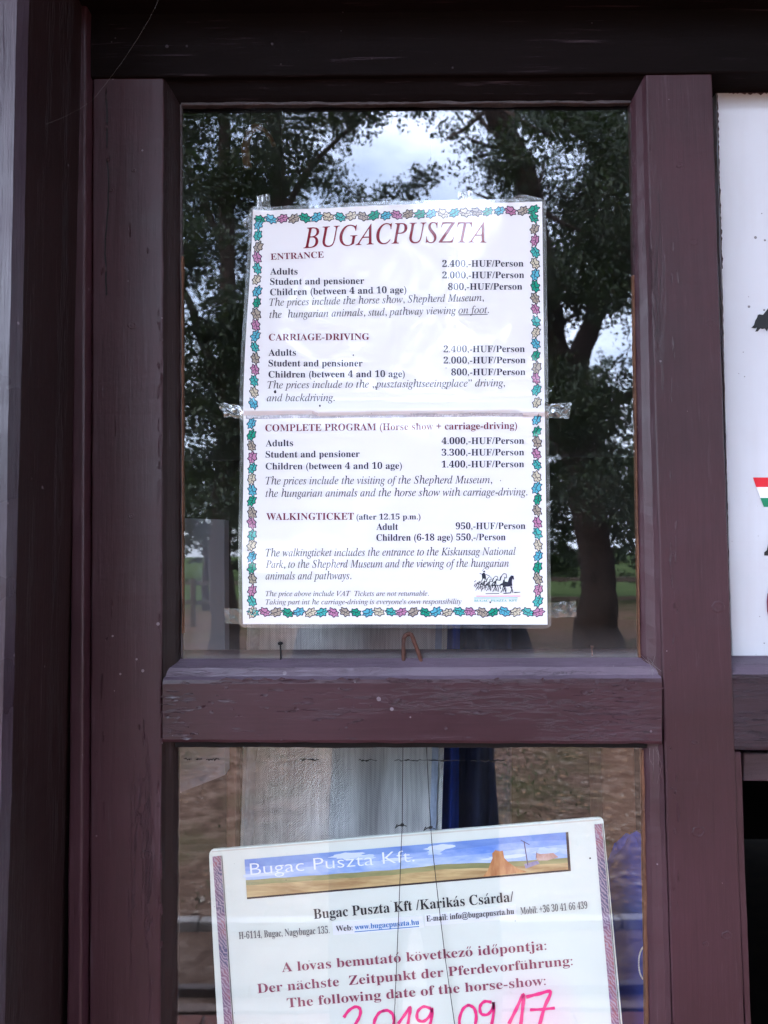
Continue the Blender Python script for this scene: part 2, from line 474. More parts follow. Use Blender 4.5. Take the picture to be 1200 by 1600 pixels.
for (bx_, by_, rad_, mt) in ((1122, 948, 9, 'm'), (1112, 505, 8, 'm'), (1084, 378, 6, 'm'), (1092, 1300, 9, 'm'), (1136, 1462, 7, 'm'), (1103, 1475, 4, 'm'), (206, 508, 6, 's'), (209, 266, 3, 's'), (205, 806, 4, 's'), (228, 1336, 7, 's'), (174, 297, 3, 's'), (1062, 258, 5, 'm'), (1086, 1160, 4, 'm')):
    V = []; Fc = []; nn = 18; rr = random.Random(bx_)
    for q, (rs, up) in enumerate(((1.25, -.00005), (1.0, .0004), (.78, .00012), (.4, .0003))):
        for k in range(nn):
            a = 2 * math.pi * k / nn; w_ = 1 + .14 * rr.uniform(-1, 1)
            V.append(P(bx_ + math.cos(a) * rad_ * rs * w_, by_ + math.sin(a) * rad_ * rs * w_ * .8, F - up))
    V.append(P(bx_, by_, F - .0003))
    for q in range(3):
        for k in range(nn): Fc.append((q * nn + k, q * nn + (k + 1) % nn, (q + 1) * nn + (k + 1) % nn, (q + 1) * nn + k))
    for k in range(nn): Fc.append((3 * nn + k, 3 * nn + (k + 1) % nn, 4 * nn))
    raw('paint_blister', V, Fc, PAINT_M if mt == 'm' else PAINT, win, True)
# broken line of old putty seen along the head of the lower pane
rr = random.Random(3)
for (a_, b_) in ((287, 300), (306, 316), (322, 345), (470, 500), (616, 660), (655, 730), (735, 792), (560, 590)):
    V = []; m = 12
    for k in range(m + 1):
        x_ = a_ + (b_ - a_) * k / m; y_ = 1187 + (x_ - 600) * .006 + rr.uniform(-1.4, 1.4); h_ = rr.uniform(.6, 3.2) * math.sin(math.pi * min(1, max(.08, k / m))) ** .5
        V += [P(x_, y_, -.0009), P(x_, y_ + h_, -.0009)]
    raw('putty_crumb', V, [(2 * k, 2 * k + 1, 2 * k + 3, 2 * k + 2) for k in range(m)], BLACKGAP, win)

# glass
def glass_mat():
    k = NT('window glass with dust')
    lw = k.n('LayerWeight'); lw.inputs['Blend'].default_value = .5
    f5 = k.math('POWER', lw.outputs['Facing'], 5.0)
    fac = k.math('ADD', k.math('MULTIPLY', f5, .85), .088)
    v = k.coords()
    wav = k.bump(k.noise(v, 9, 2, .4), .12, .0006)
    gl = k.n('BsdfGlossy'); gl.inputs['Roughness'].default_value = .0
    gl.inputs['Color'].default_value = (.97, .98, 1, 1)
    k.l(wav, gl.inputs['Normal'])
    tr = k.n('BsdfTransparent'); tr.inputs['Color'].default_value = (.93, .95, .94, 1)
    m1 = k.n('MixShader'); k.l(fac, m1.inputs[0]); k.l(tr.outputs[0], m1.inputs[1]); k.l(gl.outputs[0], m1.inputs[2])
    # dust film and small marks
    df = k.n('BsdfDiffuse'); df.inputs['Color'].default_value = (.42, .40, .42, 1)
    sep = k.n('SeparateXYZ'); g = k.n('NewGeometry'); k.l(g.outputs['Position'], sep.inputs[0])
    zlow = P(600, 1032, 0).z
    low = k.math('MULTIPLY', k.ramp(k.math('MULTIPLY', k.math('SUBTRACT', sep.outputs['Z'], zlow), 40), [(0, .30), (.25, .05), (1, 0.0)]), k.math('GREATER_THAN', sep.outputs['Z'], zlow - .02))
    film = k.math('MULTIPLY', k.ramp(k.noise(v, 14, 6, .65), [(.4, 0.0), (.8, 1.0)]), .018)
    vo = k.n('TexVoronoi'); vo.inputs['Scale'].default_value = 95
    k.l(v, vo.inputs['Vector'])
    dots = k.math('MULTIPLY', k.math('LESS_THAN', vo.outputs['Distance'], k.math('MULTIPLY', k.ramp(k.noise(v, 21, 3), [(.55, 0.0), (.8, 1.0)]), .12)), .35)
    d = k.math('ADD', k.math('ADD', low, film), dots, clamp=True)
    m2 = k.n('MixShader'); k.l(d, m2.inputs[0]); k.l(m1.outputs[0], m2.inputs[1]); k.l(df.outputs[0], m2.inputs[2])
    k.l(m2.outputs[0], k.out.inputs['Surface'])
    return k.m
GLASS = glass_mat()
def sheet(name, quad, y, mat, parent):
    return raw(name, [P(*q, y) for q in quad], [(0, 3, 2, 1)], mat, parent)
sheet('glass_pane', [(262, 125), (1010, 125), (1022, 1050), (262, 1050)], 0, GLASS, win)
sheet('glass_pane', [(262, 1120), (1030, 1120), (1050, 1975), (255, 1975)], 0, GLASS, win)

# ------------------------------------------------------------------ post, lintel and the rest of the front wall
post = thing('timber_post', 'square dark brown timber post with worn chamfered edge at left of the window', 'post', (P(0, 800, -.10).x - .05, -.06, 0))
def post_part():
    zt, zb = 2.795, 0.0
    fx = lambda z, e, y: None
    verts = []; faces = []; n = 160
    for i in range(n + 1):
        z = zt + (zb - zt) * i / n
        py = 875 + (1.5 - z) / .454 * 1200
        xa = X((117, 0), (103.5, 1600), 875 + (1.5 - z) / .53 * 1200)
        x_in = P(xa, 800, -.024).x
        x_ch = P(X((33, 0), (22, 1600), py), 800, -.100).x
        x_fr = P(X((12, 0), (9, 1600), py), 800, -.109).x
        j = lambda s: noise.noise(Vector((s, 1.7, z * 9))) * .0006 + noise.noise(Vector((s, 4.7, z * 45))) * .0004
        prof = [(x_in, .03), (x_in + .0003, -.024), (x_ch + j(1), -.100 + j(2)), (x_fr + j(3), -.109 + j(4)), (x_fr - .14, -.109), (x_fr - .155, -.10), (x_fr - .155, .03)]
        verts += [(a, b, z) for a, b in prof]
    m = 7
    mats = []
    for i in range(n):
        for k in range(m):
            a = i * m + k; b = i * m + (k + 1) % m
            faces.append((a, a + m, b + m, b)); mats.append(1 if k in (2, 3, 4) else 0)
    faces.append(tuple(range(m))); faces.append(tuple(n * m + k for k in range(m))[::-1]); mats += [0, 0]
    ob = raw('shaft', verts, faces, [PAINT_D, PAINT_P], post)
    for p, k in zip(ob.data.polygons, mats): p.material_index = k
    bm = bmesh.new(); bm.from_mesh(ob.data); bmesh.ops.recalc_face_normals(bm, faces=bm.faces); bm.to_mesh(ob.data); bm.free()
post_part()

zl = P(600, 22, F).z
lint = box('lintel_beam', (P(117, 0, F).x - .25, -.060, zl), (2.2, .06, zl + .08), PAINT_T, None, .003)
tag(lint, 'heavy dark timber beam running over the top of the window', 'beam')
PL = painted_wood('dark planking paint', 'z', worn=.4, seed=20, base=(.035, .018, .018))
def plank_wall(name, label, xs, z0, z1, y=0.0):
    t = thing(name, label, 'wall', (xs[0], y, z0))
    for a, b in zip(xs[:-1], xs[1:]):
        box('plank', (a + .0015, y - .012 + random.uniform(-.002, .002), z0), (b - .0015, y + .02, z1), PL, t, .0015)
    return t
xp = P(0, 800, -.109).x - .15
zb = P(600, BOT, 0).z
plank_wall('plank_wall', 'upright dark plank wall beside the left post', [xp - .13 * i for i in range(20, -1, -1)], 0, 2.795)
plank_wall('plank_wall', 'upright dark plank wall below the window', [xp + .2 + .125 * i for i in range(0, 12)], 0, zb, -.005)
xr = P(2190, 1600, 0).x
plank_wall('plank_wall', 'upright dark plank wall right of the window bays', [xr - .02 + .13 * i for i in range(14)], 0, 2.795, -.002)
plank_wall('plank_wall', 'short dark planks between the beam and the eaves', [xp + .13 * i for i in range(22)], zl + .082, 2.795, -.01)
eav = thing('shading_eaves', 'unseen dark boarded porch roof, made deep to shade the window wall', 'roof', (0, -.8, 2.8))  # roof out of view, its depth shaped to block high sky
for i in range(12):
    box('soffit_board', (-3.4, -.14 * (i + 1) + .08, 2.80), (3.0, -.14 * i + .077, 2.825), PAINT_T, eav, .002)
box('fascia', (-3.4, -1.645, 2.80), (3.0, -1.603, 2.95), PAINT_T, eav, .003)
for x_ in (-3.1, 2.8):
    box('porch_post', (x_ - .08, -1.58, 0), (x_ + .08, -1.42, 2.80), PL, eav, .006)
raw('roof_slope', [(-3.5, -1.72, 2.93), (3.1, -1.72, 2.93), (3.1, 2.2, 4.6), (-3.5, 2.2, 4.6), (-3.5, -1.72, 2.97), (3.1, -1.72, 2.97), (3.1, 2.2, 4.64), (-3.5, 2.2, 4.64)],
    [(0, 3, 2, 1), (4, 5, 6, 7), (0, 1, 5, 4), (1, 2, 6, 5), (2, 3, 7, 6), (3, 0, 4, 7)], grained('dark roof covering', (.05, .04, .035), .9, 12), eav)

# room behind the glass
def structure(o): o['kind'] = 'structure'; return o
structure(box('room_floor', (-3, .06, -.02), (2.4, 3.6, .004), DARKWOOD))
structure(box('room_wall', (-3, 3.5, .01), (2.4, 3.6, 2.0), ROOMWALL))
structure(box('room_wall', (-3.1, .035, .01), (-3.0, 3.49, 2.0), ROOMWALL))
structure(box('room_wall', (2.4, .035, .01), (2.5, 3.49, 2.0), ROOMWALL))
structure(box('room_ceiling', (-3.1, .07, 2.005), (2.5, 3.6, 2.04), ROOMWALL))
# ------------------------------------------------------------------ things in the room
inpanel = thing('cabinet', 'pale grey cabinet side standing in the room behind the lower left of the upper pane', 'cabinet', P(300, 1240, .26))
GREYP = grained('pale grey laminate', (.22, .22, .27), .5, 3, .06, .05)
raw('side_panel', [P(190, 806, .05), P(350.5, 812, .05), P(351.5, 1211, .05), P(190, 1275, .05),
                   P(190, 806, .05) + Vector((0, .018, 0)), P(350.5, 812, .05) + Vector((0, .018, 0)), P(351.5, 1211, .05) + Vector((0, .018, 0)), P(190, 1275, .05) + Vector((0, .018, 0))],
    [(0, 3, 2, 1), (4, 5, 6, 7), (0, 1, 5, 4), (1, 2, 6, 5), (2, 3, 7, 6), (3, 0, 4, 7)], GREYP, inpanel)
zz = P(200, 1275, .06).z
box('cabinet_leg', (P(200, 1200, .055).x, .055, 0.004), (P(212, 1200, .055).x, .068, zz + .02), DARKWOOD, inpanel)
wp = box('wooden_upright', (P(354, 1200, .10).x, .10, .004), (P(368, 1200, .10).x, .12, P(360, 1120, .10).z), grained('reddish room wood', (.17, .07, .045), .6, 30, .3), None, .001)
tag(wp, 'thin reddish wooden upright in the room left of the curtain', 'upright')
wp2 = box('wooden_upright', (P(940, 1200, .24).x, .24, .004), (P(992, 1200, .24).x, .29, P(960, 1120, .24).z), grained('warm brown room post', (.11, .045, .02), .6, 20, .4), None, .002)
tag(wp2, 'broad warm brown wooden upright in the room behind the right edge of the panes', 'upright')

def cloth_grid(name, quad, y, mat, parent, nx, ny, depth, xw=0, edge=None):
    verts = []; faces = []
    for j in range(ny + 1):
        v = j / ny
        for i in range(nx + 1):
            u = i / nx
            a = (quad[0][0] + (quad[1][0] - quad[0][0]) * u, quad[0][1] + (quad[1][1] - quad[0][1]) * u)
            b = (quad[3][0] + (quad[2][0] - quad[3][0]) * u, quad[3][1] + (quad[2][1] - quad[3][1]) * u)
            px = a[0] + (b[0] - a[0]) * v; py = a[1] + (b[1] - a[1]) * v
            p = P(px, py, y); p.y += depth(u, v)
            if xw: p.x += xw * noise.noise(Vector((v * 4, u * 2, 1)))
            verts.append(p)
    for j in range(ny):
        for i in range(nx):
            a = j * (nx + 1) + i
            faces.append((a, a + nx + 1, a + nx + 2, a + 1))
    return raw(name, verts, faces, mat, parent, True)

def linen():
    k = NT('coarse off-white linen')
    g = k.n('NewGeometry')
    sep = k.n('SeparateXYZ'); k.l(g.outputs['Position'], sep.inputs[0])
    fx = k.math('SINE', k.math('MULTIPLY', sep.outputs['X'], 2 * math.pi / .0019))
    fz = k.math('SINE', k.math('MULTIPLY', sep.outputs['Z'], 2 * math.pi / .0019))
    wv = k.math('MULTIPLY', fx, fz)
    thr = k.noise(k.coords((1, 1, .06)), 420, 3)
    col = k.ramp(k.math('ADD', k.math('MULTIPLY', wv, .22), k.math('MULTIPLY', thr, .9)), [(.2, (.42, .42, .43)), (.6, (.74, .73, .73))])
    k.l(col, k.b.inputs['Base Color'])
    k.b.inputs['Roughness'].default_value = .9
    k.l(k.bump(wv, .5, .0006), k.b.inputs['Normal'])
    return k.m
LINEN = linen()
cur = thing('curtain', 'coarse off-white linen curtain hanging behind the glass between the two papers', 'curtain', P(545, 1600, .10))
def fold(u, v): return .012 * math.sin(u * 9 + .6 * math.sin(v * 3)) + .003 * math.sin(u * 27 + 1 + v) + .01 * u
cloth_grid('cloth', [(392, 760), (708, 760), (672, 1900), (352, 1900)], .10, LINEN, cur, 130, 60, fold)
HEM = grained('pale blue grey hem', (.36, .42, .56), .8, 200, .15)
cloth_grid('hem', [(690, 762), (700, 762), (664, 1898), (655, 1898)], .0975, HEM, cur, 6, 60, lambda u, v: fold(.93 + u * .05, v))
cloth_grid('hem', [(396, 762), (410, 762), (374, 1898), (357, 1898)], .0975, grained('linen hem', (.46, .47, .50), .9, 300, .2), cur, 6, 60, lambda u, v: fold(.015 + u * .045, v))
tube('rod', [P(386, 762, .11), P(714, 762, .11)], .006, DARKWOOD, cur)
tube('cord', [P(440, 762, .11), Vector((P(440, 762, .11).x, .11, 2.003))], .0004, BLACKGAP, cur, 5)
tube('cord', [P(680, 762, .11), Vector((P(680, 762, .11).x, .11, 2.003))], .0004, BLACKGAP, cur, 5)

BLUE = grained('deep blue cloth', (.008, .045, .34), .8, 9, .35, .1, .001)
NAVY = grained('navy cloth', (.004, .010, .04), .8, 14, .4, .5, .003)
bc = thing('hanging_garment', 'deep blue and navy garment hanging just right of the white curtain', 'garment', P(730, 1600, .16))
cloth_grid('blue_side', [(690, 770), (722, 770), (714, 1900), (680, 1900)], .15, BLUE, bc, 12, 50, lambda u, v: .01 * math.sin(u * 7 + v * 3))
cloth_grid('navy_side', [(720, 770), (800, 770), (806, 1900), (712, 1900)], .155, NAVY, bc, 24, 50, lambda u, v: .014 * math.sin(u * 11 + v * 2) + .02 * u)
tube('hanger', [P(690, 766, .16), P(745, 748, .16), P(802, 766, .16)], .005, DARKWOOD, bc)
tube('hanger_cord', [P(745, 748, .16), Vector((P(745, 748, .16).x, .16, 2.003))], .0005, BLACKGAP, bc, 5)

def lump(name, centre, rad, mat, parent, amp=.12, seed=0, seg=40):
    bm = bmesh.new()
    bmesh.ops.create_uvsphere(bm, u_segments=seg, v_segments=seg // 2, radius=1)
    for v in bm.verts:
        d = v.co.copy()
        k = 1 + amp * noise.noise(Vector((d.x * 2 + seed, d.y * 2, d.z * 1.2))) + amp * .6 * noise.noise(Vector((d.x * 6 + seed, d.y * 6, d.z * 2)))
        v.co = Vector((centre[0] + d.x * rad[0] * k, centre[1] + d.y * rad[1] * k, centre[2] + d.z * rad[2] * k))
    me = bpy.data.meshes.new(name); bm.to_mesh(me); bm.free()
    return link(name, me, mat, parent, True)

jk = thing('jacket', 'bright blue jacket slung in the room behind the lower right corner of the glass', 'jacket', P(1010, 1900, .2))
c0 = P(1002, 1540, .09)
lump('body', (c0.x - .006, .09, c0.z - .05), (.042, .032, .17), BLUE, jk, .07, 3)
lump('sleeve', (c0.x + .026, .065, c0.z - .08), (.016, .015, .13), NAVY, jk, .2, 9)
lump('collar', (c0.x + .012, .11, c0.z + .085), (.022, .022, .03), NAVY, jk, .25, 5)
WHT = plain('white glass bead', (.8, .8, .8), .15)
bm = bmesh.new()
for i in range(26):
    a = i / 25 * 2.6 - 1.3 + math.pi
    p = P(1008 + 10 * math.cos(a), 1505 + 26 * math.sin(a), .045)
    m4 = Matrix.Translation(p)
    bmesh.ops.create_icosphere(bm, subdivisions=1, radius=.0007, matrix=m4)
me = bpy.data.meshes.new('bead_chain'); bm.to_mesh(me); bm.free()
link('bead_chain', me, WHT, jk, True)

ring = thing('curved_band', 'faint orange-brown curved band seen through the top left of the upper pane', 'band', P(402, 275, .05))
pts = [P(402 + 24 * math.cos(a) + 6 * (1 - math.sin(a)), 245 - 46 * math.sin(a), .05) for a in [math.pi * (1.12 - 1.0 * i / 30) for i in range(31)]]
tube('band', pts, [.0018 + .0015 * (i < 22) for i in range(31)], grained('dull orange wood', (.07, .032, .012), .7, 30), ring, 10)
tube('band_cord', [pts[14], Vector((pts[14].x, .05, 2.003))], .0004, BLACKGAP, ring, 5)

# rusty hook and nails standing on the rail, inside the glass
RUST = grained('rusty iron', (.075, .024, .014), .75, 90, .5, .5, .001)
hook = thing('bent_hook', 'rusty bent wire hook standing up against the glass over the cross rail', 'hook', P(643, 1033, .012))
hp = [(630.5, 1040), (630.5, 1005), (631.5, 996), (635, 991.5), (640, 990.5), (644, 994), (648, 1005), (653, 1018), (657, 1030), (659, 1040)]
hp2 = []
for i in range(len(hp) - 1):
    for k in range(5):
        t = k / 5
        a = hp[max(i - 1, 0)]; b = hp[i]; c = hp[i + 1]; d = hp[min(i + 2, len(hp) - 1)]
        f = lambda a, b, c, d: .5 * (2 * b + (c - a) * t + (2 * a - 5 * b + 4 * c - d) * t * t + (3 * b - a - 3 * c + d) * t ** 3)
        hp2.append((f(a[0], b[0], c[0], d[0]), f(a[1], b[1], c[1], d[1])))
tube('wire', [P(x, y, -.0022 + .0003 * math.sin(i)) for i, (x, y) in enumerate(hp2)], 0.0015, RUST, hook, 10)
for (nx_, ny_, lab, h_) in ((438, 1006, 'dark nail standing at the foot of the glass left of the bent hook', 1), (925, 1011, 'rusty nail standing behind the glass near the right end of the rail', 0)):
    nl = thing('nail', lab, 'nail', P(nx_, 1034, .004), 'nails standing over the cross rail')
    yn = -.0015 if h_ else .005
    tube('shank', [P(nx_ + 1, 1040, yn), P(nx_, ny_ + 1, yn)], .0006, RUST if not h_ else BLACKGAP, nl)
    q = P(nx_, ny_, yn)
    tube('head', [q, q + Vector((0, -.0003, .0007))], .0019 if h_ else .0013, RUST if not h_ else BLACKGAP, nl, 12)

# ------------------------------------------------------------------ lettering
def bold(s):
    o = ''
    for c in s:
        if 'A' <= c <= 'Z': o += chr(0x1D400 + ord(c) - 65)
        elif 'a' <= c <= 'z': o += chr(0x1D41A + ord(c) - 97)
        elif '0' <= c <= '9': o += chr(0x1D7CE + ord(c) - 48)
        else: o += c
    return o
def ital(s):
    o = ''
    for c in s:
        if c == 'h': o += '\u210e'
        elif 'A' <= c <= 'Z': o += chr(0x1D434 + ord(c) - 65)
        elif 'a' <= c <= 'z': o += chr(0x1D44E + ord(c) - 97)
        else: o += c
    return o
ACC = {'á': ('a', 'acute'), 'ó': ('o', 'acute'), 'ö': ('o', 'uml'), 'ő': ('o', 'dac'), 'ä': ('a', 'uml'), 'ü': ('u', 'uml')}
def text_geo(s, style, offset):
    base = ''.join(ACC[c][0] if c in ACC else c for c in s)
    fn = {'b': bold, 'i': ital, 's': lambda q: q}[style]
    def geo(body):
        c = bpy.data.curves.new('t', 'FONT'); c.body = body; c.size = 1; c.offset = offset; c.resolution_u = 3
        o = bpy.data.objects.new('t', c); C.objects.link(o)
        bpy.context.view_layer.update()
        dg = bpy.context.evaluated_depsgraph_get()
        me = o.evaluated_get(dg).to_mesh()
        V = [tuple(v.co) for v in me.vertices]; Fc = [tuple(p.vertices) for p in me.polygons]
        o.evaluated_get(dg).to_mesh_clear()
        bpy.data.objects.remove(o); bpy.data.curves.remove(c)
        return V, Fc
    V, Fc = geo(fn(base))
    for i, ch in enumerate(s):                    # accents set over their letters
        if ch in ACC:
            a, _ = geo(fn(base[:i]) + fn('x')) if False else geo(fn(base[:i + 1]))
            xr_ = max(v[0] for v in a)
            one, _ = geo(fn(ACC[ch][0]))
            wd = max(v[0] for v in one) - min(v[0] for v in one)
            cx = xr_ - wd * .5
            def quad(p):
                n = len(V); V.extend((x, y, 0) for x, y in p); Fc.append((n, n + 1, n + 2, n + 3))
            k = ACC[ch][1]
            if k == 'acute': quad([(cx - .06, .55), (cx + .0, .55), (cx + .13, .72), (cx + .04, .72)])
            if k == 'dac':
                for d in (-.09, .07): quad([(cx + d - .04, .55), (cx + d + .01, .55), (cx + d + .10, .72), (cx + d + .03, .72)])
            if k == 'uml':
                for d in (-.10, .10): quad([(cx + d - .045, .60), (cx + d, .555), (cx + d + .045, .60), (cx + d, .645)])
    return V, Fc
CAP = {'b': .70, 'i': .70, 's': .70}
def text(s, style, p0, p1, cap, mat, parent, Yf, offset=0, name='text_line', arc=0, grow=0):
    V, Fc = text_geo(s, style, offset)
    x_0 = min(v[0] for v in V); x_1 = max(v[0] for v in V); W = x_1 - x_0
    dx, dy = p1[0] - p0[0], p1[1] - p0[1]
    ln = math.hypot(dx, dy); ex = (dx / ln, dy / ln); ey = (ex[1], -ex[0])
    em = cap / CAP[style]
    out = []
    for v in V:
        t = (v[0] - x_0) / W
        hh = v[1] * em * (1 + grow * t)
        px = p0[0] + dx * t + ey[0] * hh; py = p0[1] + dy * t + ey[1] * hh - arc * 4 * t * (1 - t)
        out.append(Yf(px, py))
    ob = raw(name, out, Fc, mat, parent)
    return ob

# ------------------------------------------------------------------ price sheet
def film_wave(k, s=1.0):
    v = k.coords()
    a = k.noise(v, 15, 2, .4); b = k.noise(k.coords((1, 1, .4)), 60, 2, .5)
    return k.bump(k.math('ADD', a, k.math('MULTIPLY', b, .12)), .22 * s, .0012)
def laminated(name, col, amt=0.0, rough=.6):
    k = NT(name)
    k.b.inputs['Base Color'].default_value = (*col[:3], 1)
    if amt:
        k.l(k.ramp(k.noise(k.coords(), 7, 3), [(.35, tuple(c * (1 - amt) for c in col[:3])), (.7, col)]), k.b.inputs['Base Color'])
    k.b.inputs['Roughness'].default_value = rough
    k.b.inputs['Specular IOR Level'].default_value = .1
    k.b.inputs['Coat Weight'].default_value = 1
    k.b.inputs['Coat IOR'].default_value = 1.52
    k.b.inputs['Coat Roughness'].default_value = .03
    k.l(film_wave(k), k.b.inputs['Coat Normal'])
    return k.m
PAPER = laminated('laminated white paper', (.78, .79, .82), .03)
INK = laminated('black print under film', (.022, .022, .05))
INK2 = laminated('grey italic print under film', (.035, .033, .045))
MAR = laminated('maroon print under film', (.16, .022, .050))
TITLE = laminated('dark red title print under film', (.20, .012, .030))
LEAFC = [laminated('printed leaf ' + n, c) for n, c in (('sky blue', (.10, .44, .58)), ('green', (.012, .32, .21)), ('tan', (.38, .33, .27)),
         ('pink', (.50, .22, .38)), ('aqua', (.06, .44, .42)), ('cream', (.60, .55, .42)))]
GREENL = laminated('printed green line', (.03, .42, .34)); PINKL = laminated('printed red line', (.72, .10, .22))

price = thing('price_sheet', 'laminated white price list headed BUGACPUSZTA with a coloured leaf border, taped on the upper pane', 'sign', P(618, 980, -.002))
CREASE = 646
def sd_depth(px, py):
    d = -.0032
    d += .0006 * math.exp(-((py - CREASE) / 10.0) ** 2) if py > CREASE else -.0030 * math.exp(-((CREASE - py) / 16.0) ** 2)
    d += .0003 * math.sin(px * .021 + py * .004) + .00025 * math.sin(py * .017 + 1) + .0001 * math.sin(px * .05 + py * .03)
    if py < 345 and px < 440: d -= .0015 * (345 - py) / 30 * (440 - px) / 50
    return d
def sheet_pt(px, py, lift=0.0): return P(px, py, sd_depth(px, py) - lift)
def edge_l(py): return 395 - 15 * min(1, (py - 327) / 300) - 1 * max(0, (py - 640) / 335) + 1.0 * math.sin(py * .02)
def edge_r(py): return X((847, 315), (855.5, 976), py)
def edge_t(u): return 327 - 12 * u + 2.2 * math.sin(u * 9) * (1 - u) + 2 * math.exp(-((u - .05) / .04) ** 2)
def paper_grid(name, grow, mat, lift, nx=56, ny=150):
    verts = []; faces = []
    for j in range(ny + 1):
        for i in range(nx + 1):
            u = i / nx; v = j / ny
            ty = edge_t(u) - grow; by = 975 + u * 1 + grow
            py = ty + (by - ty) * v
            l = edge_l(min(max(py, 327), 975)) - grow; r_ = edge_r(py) + grow
            if grow:                                     # rounded film corners
                cy = min(py - ty, by - py); rad_ = 8
                if cy < rad_:
                    s = rad_ - math.sqrt(max(0, rad_ ** 2 - (rad_ - cy) ** 2)); l += s; r_ -= s
            px = l + (r_ - l) * u
            verts.append(sheet_pt(px, py, lift))
    for j in range(ny):
        for i in range(nx):
            a = j * (nx + 1) + i; faces.append((a, a + nx + 1, a + nx + 2, a + 1))
    return raw(name, verts, faces, mat, price, True)
pp = paper_grid('paper', 0, PAPER, .0002)
def film_mat(name, haze=.10, gl=.16, crumple=0.0, col=(.75, .77, .85)):
    k = NT(name)
    tr = k.n('BsdfTransparent'); tr.inputs['Color'].default_value = (.95, .95, .95, 1)
    g = k.n('BsdfGlossy'); g.inputs['Roughness'].default_value = .12; g.inputs['Color'].default_value = (1, 1, 1, 1)
    d = k.n('BsdfDiffuse'); d.inputs['Color'].default_value = (*col, 1)
    v = k.coords()
    nrm = k.bump(k.noise(v, 40, 1, .4, .5), .12, .0010)
    k.l(nrm, g.inputs['Normal'])
    m1 = k.n('MixShader'); m1.inputs[0].default_value = gl; k.l(tr.outputs[0], m1.inputs[1]); k.l(g.outputs[0], m1.inputs[2])
    m2 = k.n('MixShader')
    k.l(k.math('MULTIPLY', k.ramp(k.noise(v, 160, 5, .7), [(.35, .25), (.7, 1.0)]), haze), m2.inputs[0])
    k.l(m1.outputs[0], m2.inputs[1]); k.l(d.outputs[0], m2.inputs[2])
    k.l(m2.outputs[0], k.out.inputs['Surface'])
    return k.m
FILM = film_mat('clear laminating film', .12, .16)
paper_grid('laminate_film', 6, FILM, 0.0)
LIFT = .00045
SEAM = film_mat('film seam greyed for crease shadow', .8, .10, 0, (.50, .50, .56))  # greyed film strip paints the shadow below the crease
sv_ = [sheet_pt(384 + i * 9.4, y_ + .5 * math.sin(i * .6), .0003) for i in range(50) for y_ in (CREASE + 2.5 - i * .08, CREASE + 8.5 - i * .09)]
raw('fold_shade_seam', sv_, [(2 * i, 2 * i + 1, 2 * i + 3, 2 * i + 2) for i in range(49)], SEAM, price, True)
sp = lambda px, py: sheet_pt(px, py, LIFT)
sp2 = lambda px, py: sheet_pt(px, py, LIFT + .0002)
T = lambda s, st, p0, p1, cap, m, **k: text(s, st, p0, p1, cap, m, price, sp, **k)
T('BUGACPUSZTA', 'i', (474, 388), (760, 379), 32, TITLE, offset=.002, name='title', arc=3)
T('ENTRANCE', 'b', (423, 406), (506, 402.5), 10, MAR)
for (rows) in (((429, 445, 461.5), (429, 443.5, 457.5), (417, 435, 453), (691, 691, 700), (818, 819, 816), 422, ('2.400', '2.000', '800')),
               ((556, 572.5, 590), (555.5, 572.5, 589), (550.5, 568, 586.5), (693, 693, 705), (820, 821, 821), 419.5, ('2.400', '2.000', '800')),
               ((697.5, 715, 733.5), (697, 714, 732.5), (694, 712, 730.5), (690, 690, 690), (819, 819, 819), 415, ('4.000', '3.300', '1.400'))):
    yl, yr, yp, xa, xb, x0, pr = rows
    for i, (s, xe) in enumerate((('Adults', x0 + 43), ('Student and pensioner', x0 + 147), ('Children (between 4 and 10 age)', x0 + 213))):
        T(s, 'b', (x0, yl[i]), (xe, yr[i]), 10.5, INK)
        T(pr[i] + ',-HUF/Person', 'b', (xa[i], yp[i]), (xb[i], yp[i] - .6), 10.5, INK)
T('The prices include the horse show, Shepherd Museum,', 'i', (421, 478), (756, 470), 11.5, INK2)
T('the  hungarian animals, stud, pathway viewing on foot.', 'i', (421, 497), (764, 489), 11.5, INK2)
def bar(p0, p1, wd, mat, name, parent=price, f=sp):
    return raw(name, [f(p0[0], p0[1]), f(p1[0], p1[1]), f(p1[0], p1[1] + wd), f(p0[0], p0[1] + wd)], [(0, 3, 2, 1)], mat, parent)
bar((717, 491.5), (762, 490.5), 1.0, INK2, 'underline')
T('CARRIAGE-DRIVING', 'b', (420, 532), (577, 531), 10.5, MAR)
T('The prices include to the „pusztasightseeingplace” driving,', 'i', (418, 607), (789, 603.5), 11.5, INK2)
T('and backdriving.', 'i', (417, 627), (523, 626.5), 11.5, INK2)
T('COMPLETE PROGRAM (Horse show + carriage-driving)', 'b', (414.5, 674), (808, 670), 11, MAR)
T('The prices include the visiting of the Shepherd Museum,', 'i', (415, 757), (769, 755), 12, INK2)
T('the hungarian animals and the horse show with carriage-driving.', 'i', (415, 776.5), (824, 774), 12, INK2)
T('WALKINGTICKET', 'b', (416, 812.5), (553, 812), 11, MAR)
T('(after 12.15 p.m.)', 'b', (557, 812), (657, 811.5), 9, INK)
T('Adult', 'b', (588, 828), (622, 828), 10.5, INK)
T('950,-HUF/Person', 'b', (712, 827), (821, 826.5), 10.5, INK)
T('Children (6-18 age) 550,-/Person', 'b', (588, 845), (790, 844), 10.5, INK)
T('The walkingticket includes the entrance to the Kiskunsag National', 'i', (415, 869.5), (806, 867), 12, INK2)
T('Park, to the Shepherd Museum and the viewing of the hungarian', 'i', (415, 887.5), (795, 885.5), 12, INK2)
T('animals and pathways.', 'i', (415, 905.5), (549, 905), 12, INK2)
T('The price above include VAT  Tickets are not returnable.', 'i', (415, 931.5), (670, 931), 8, INK2)
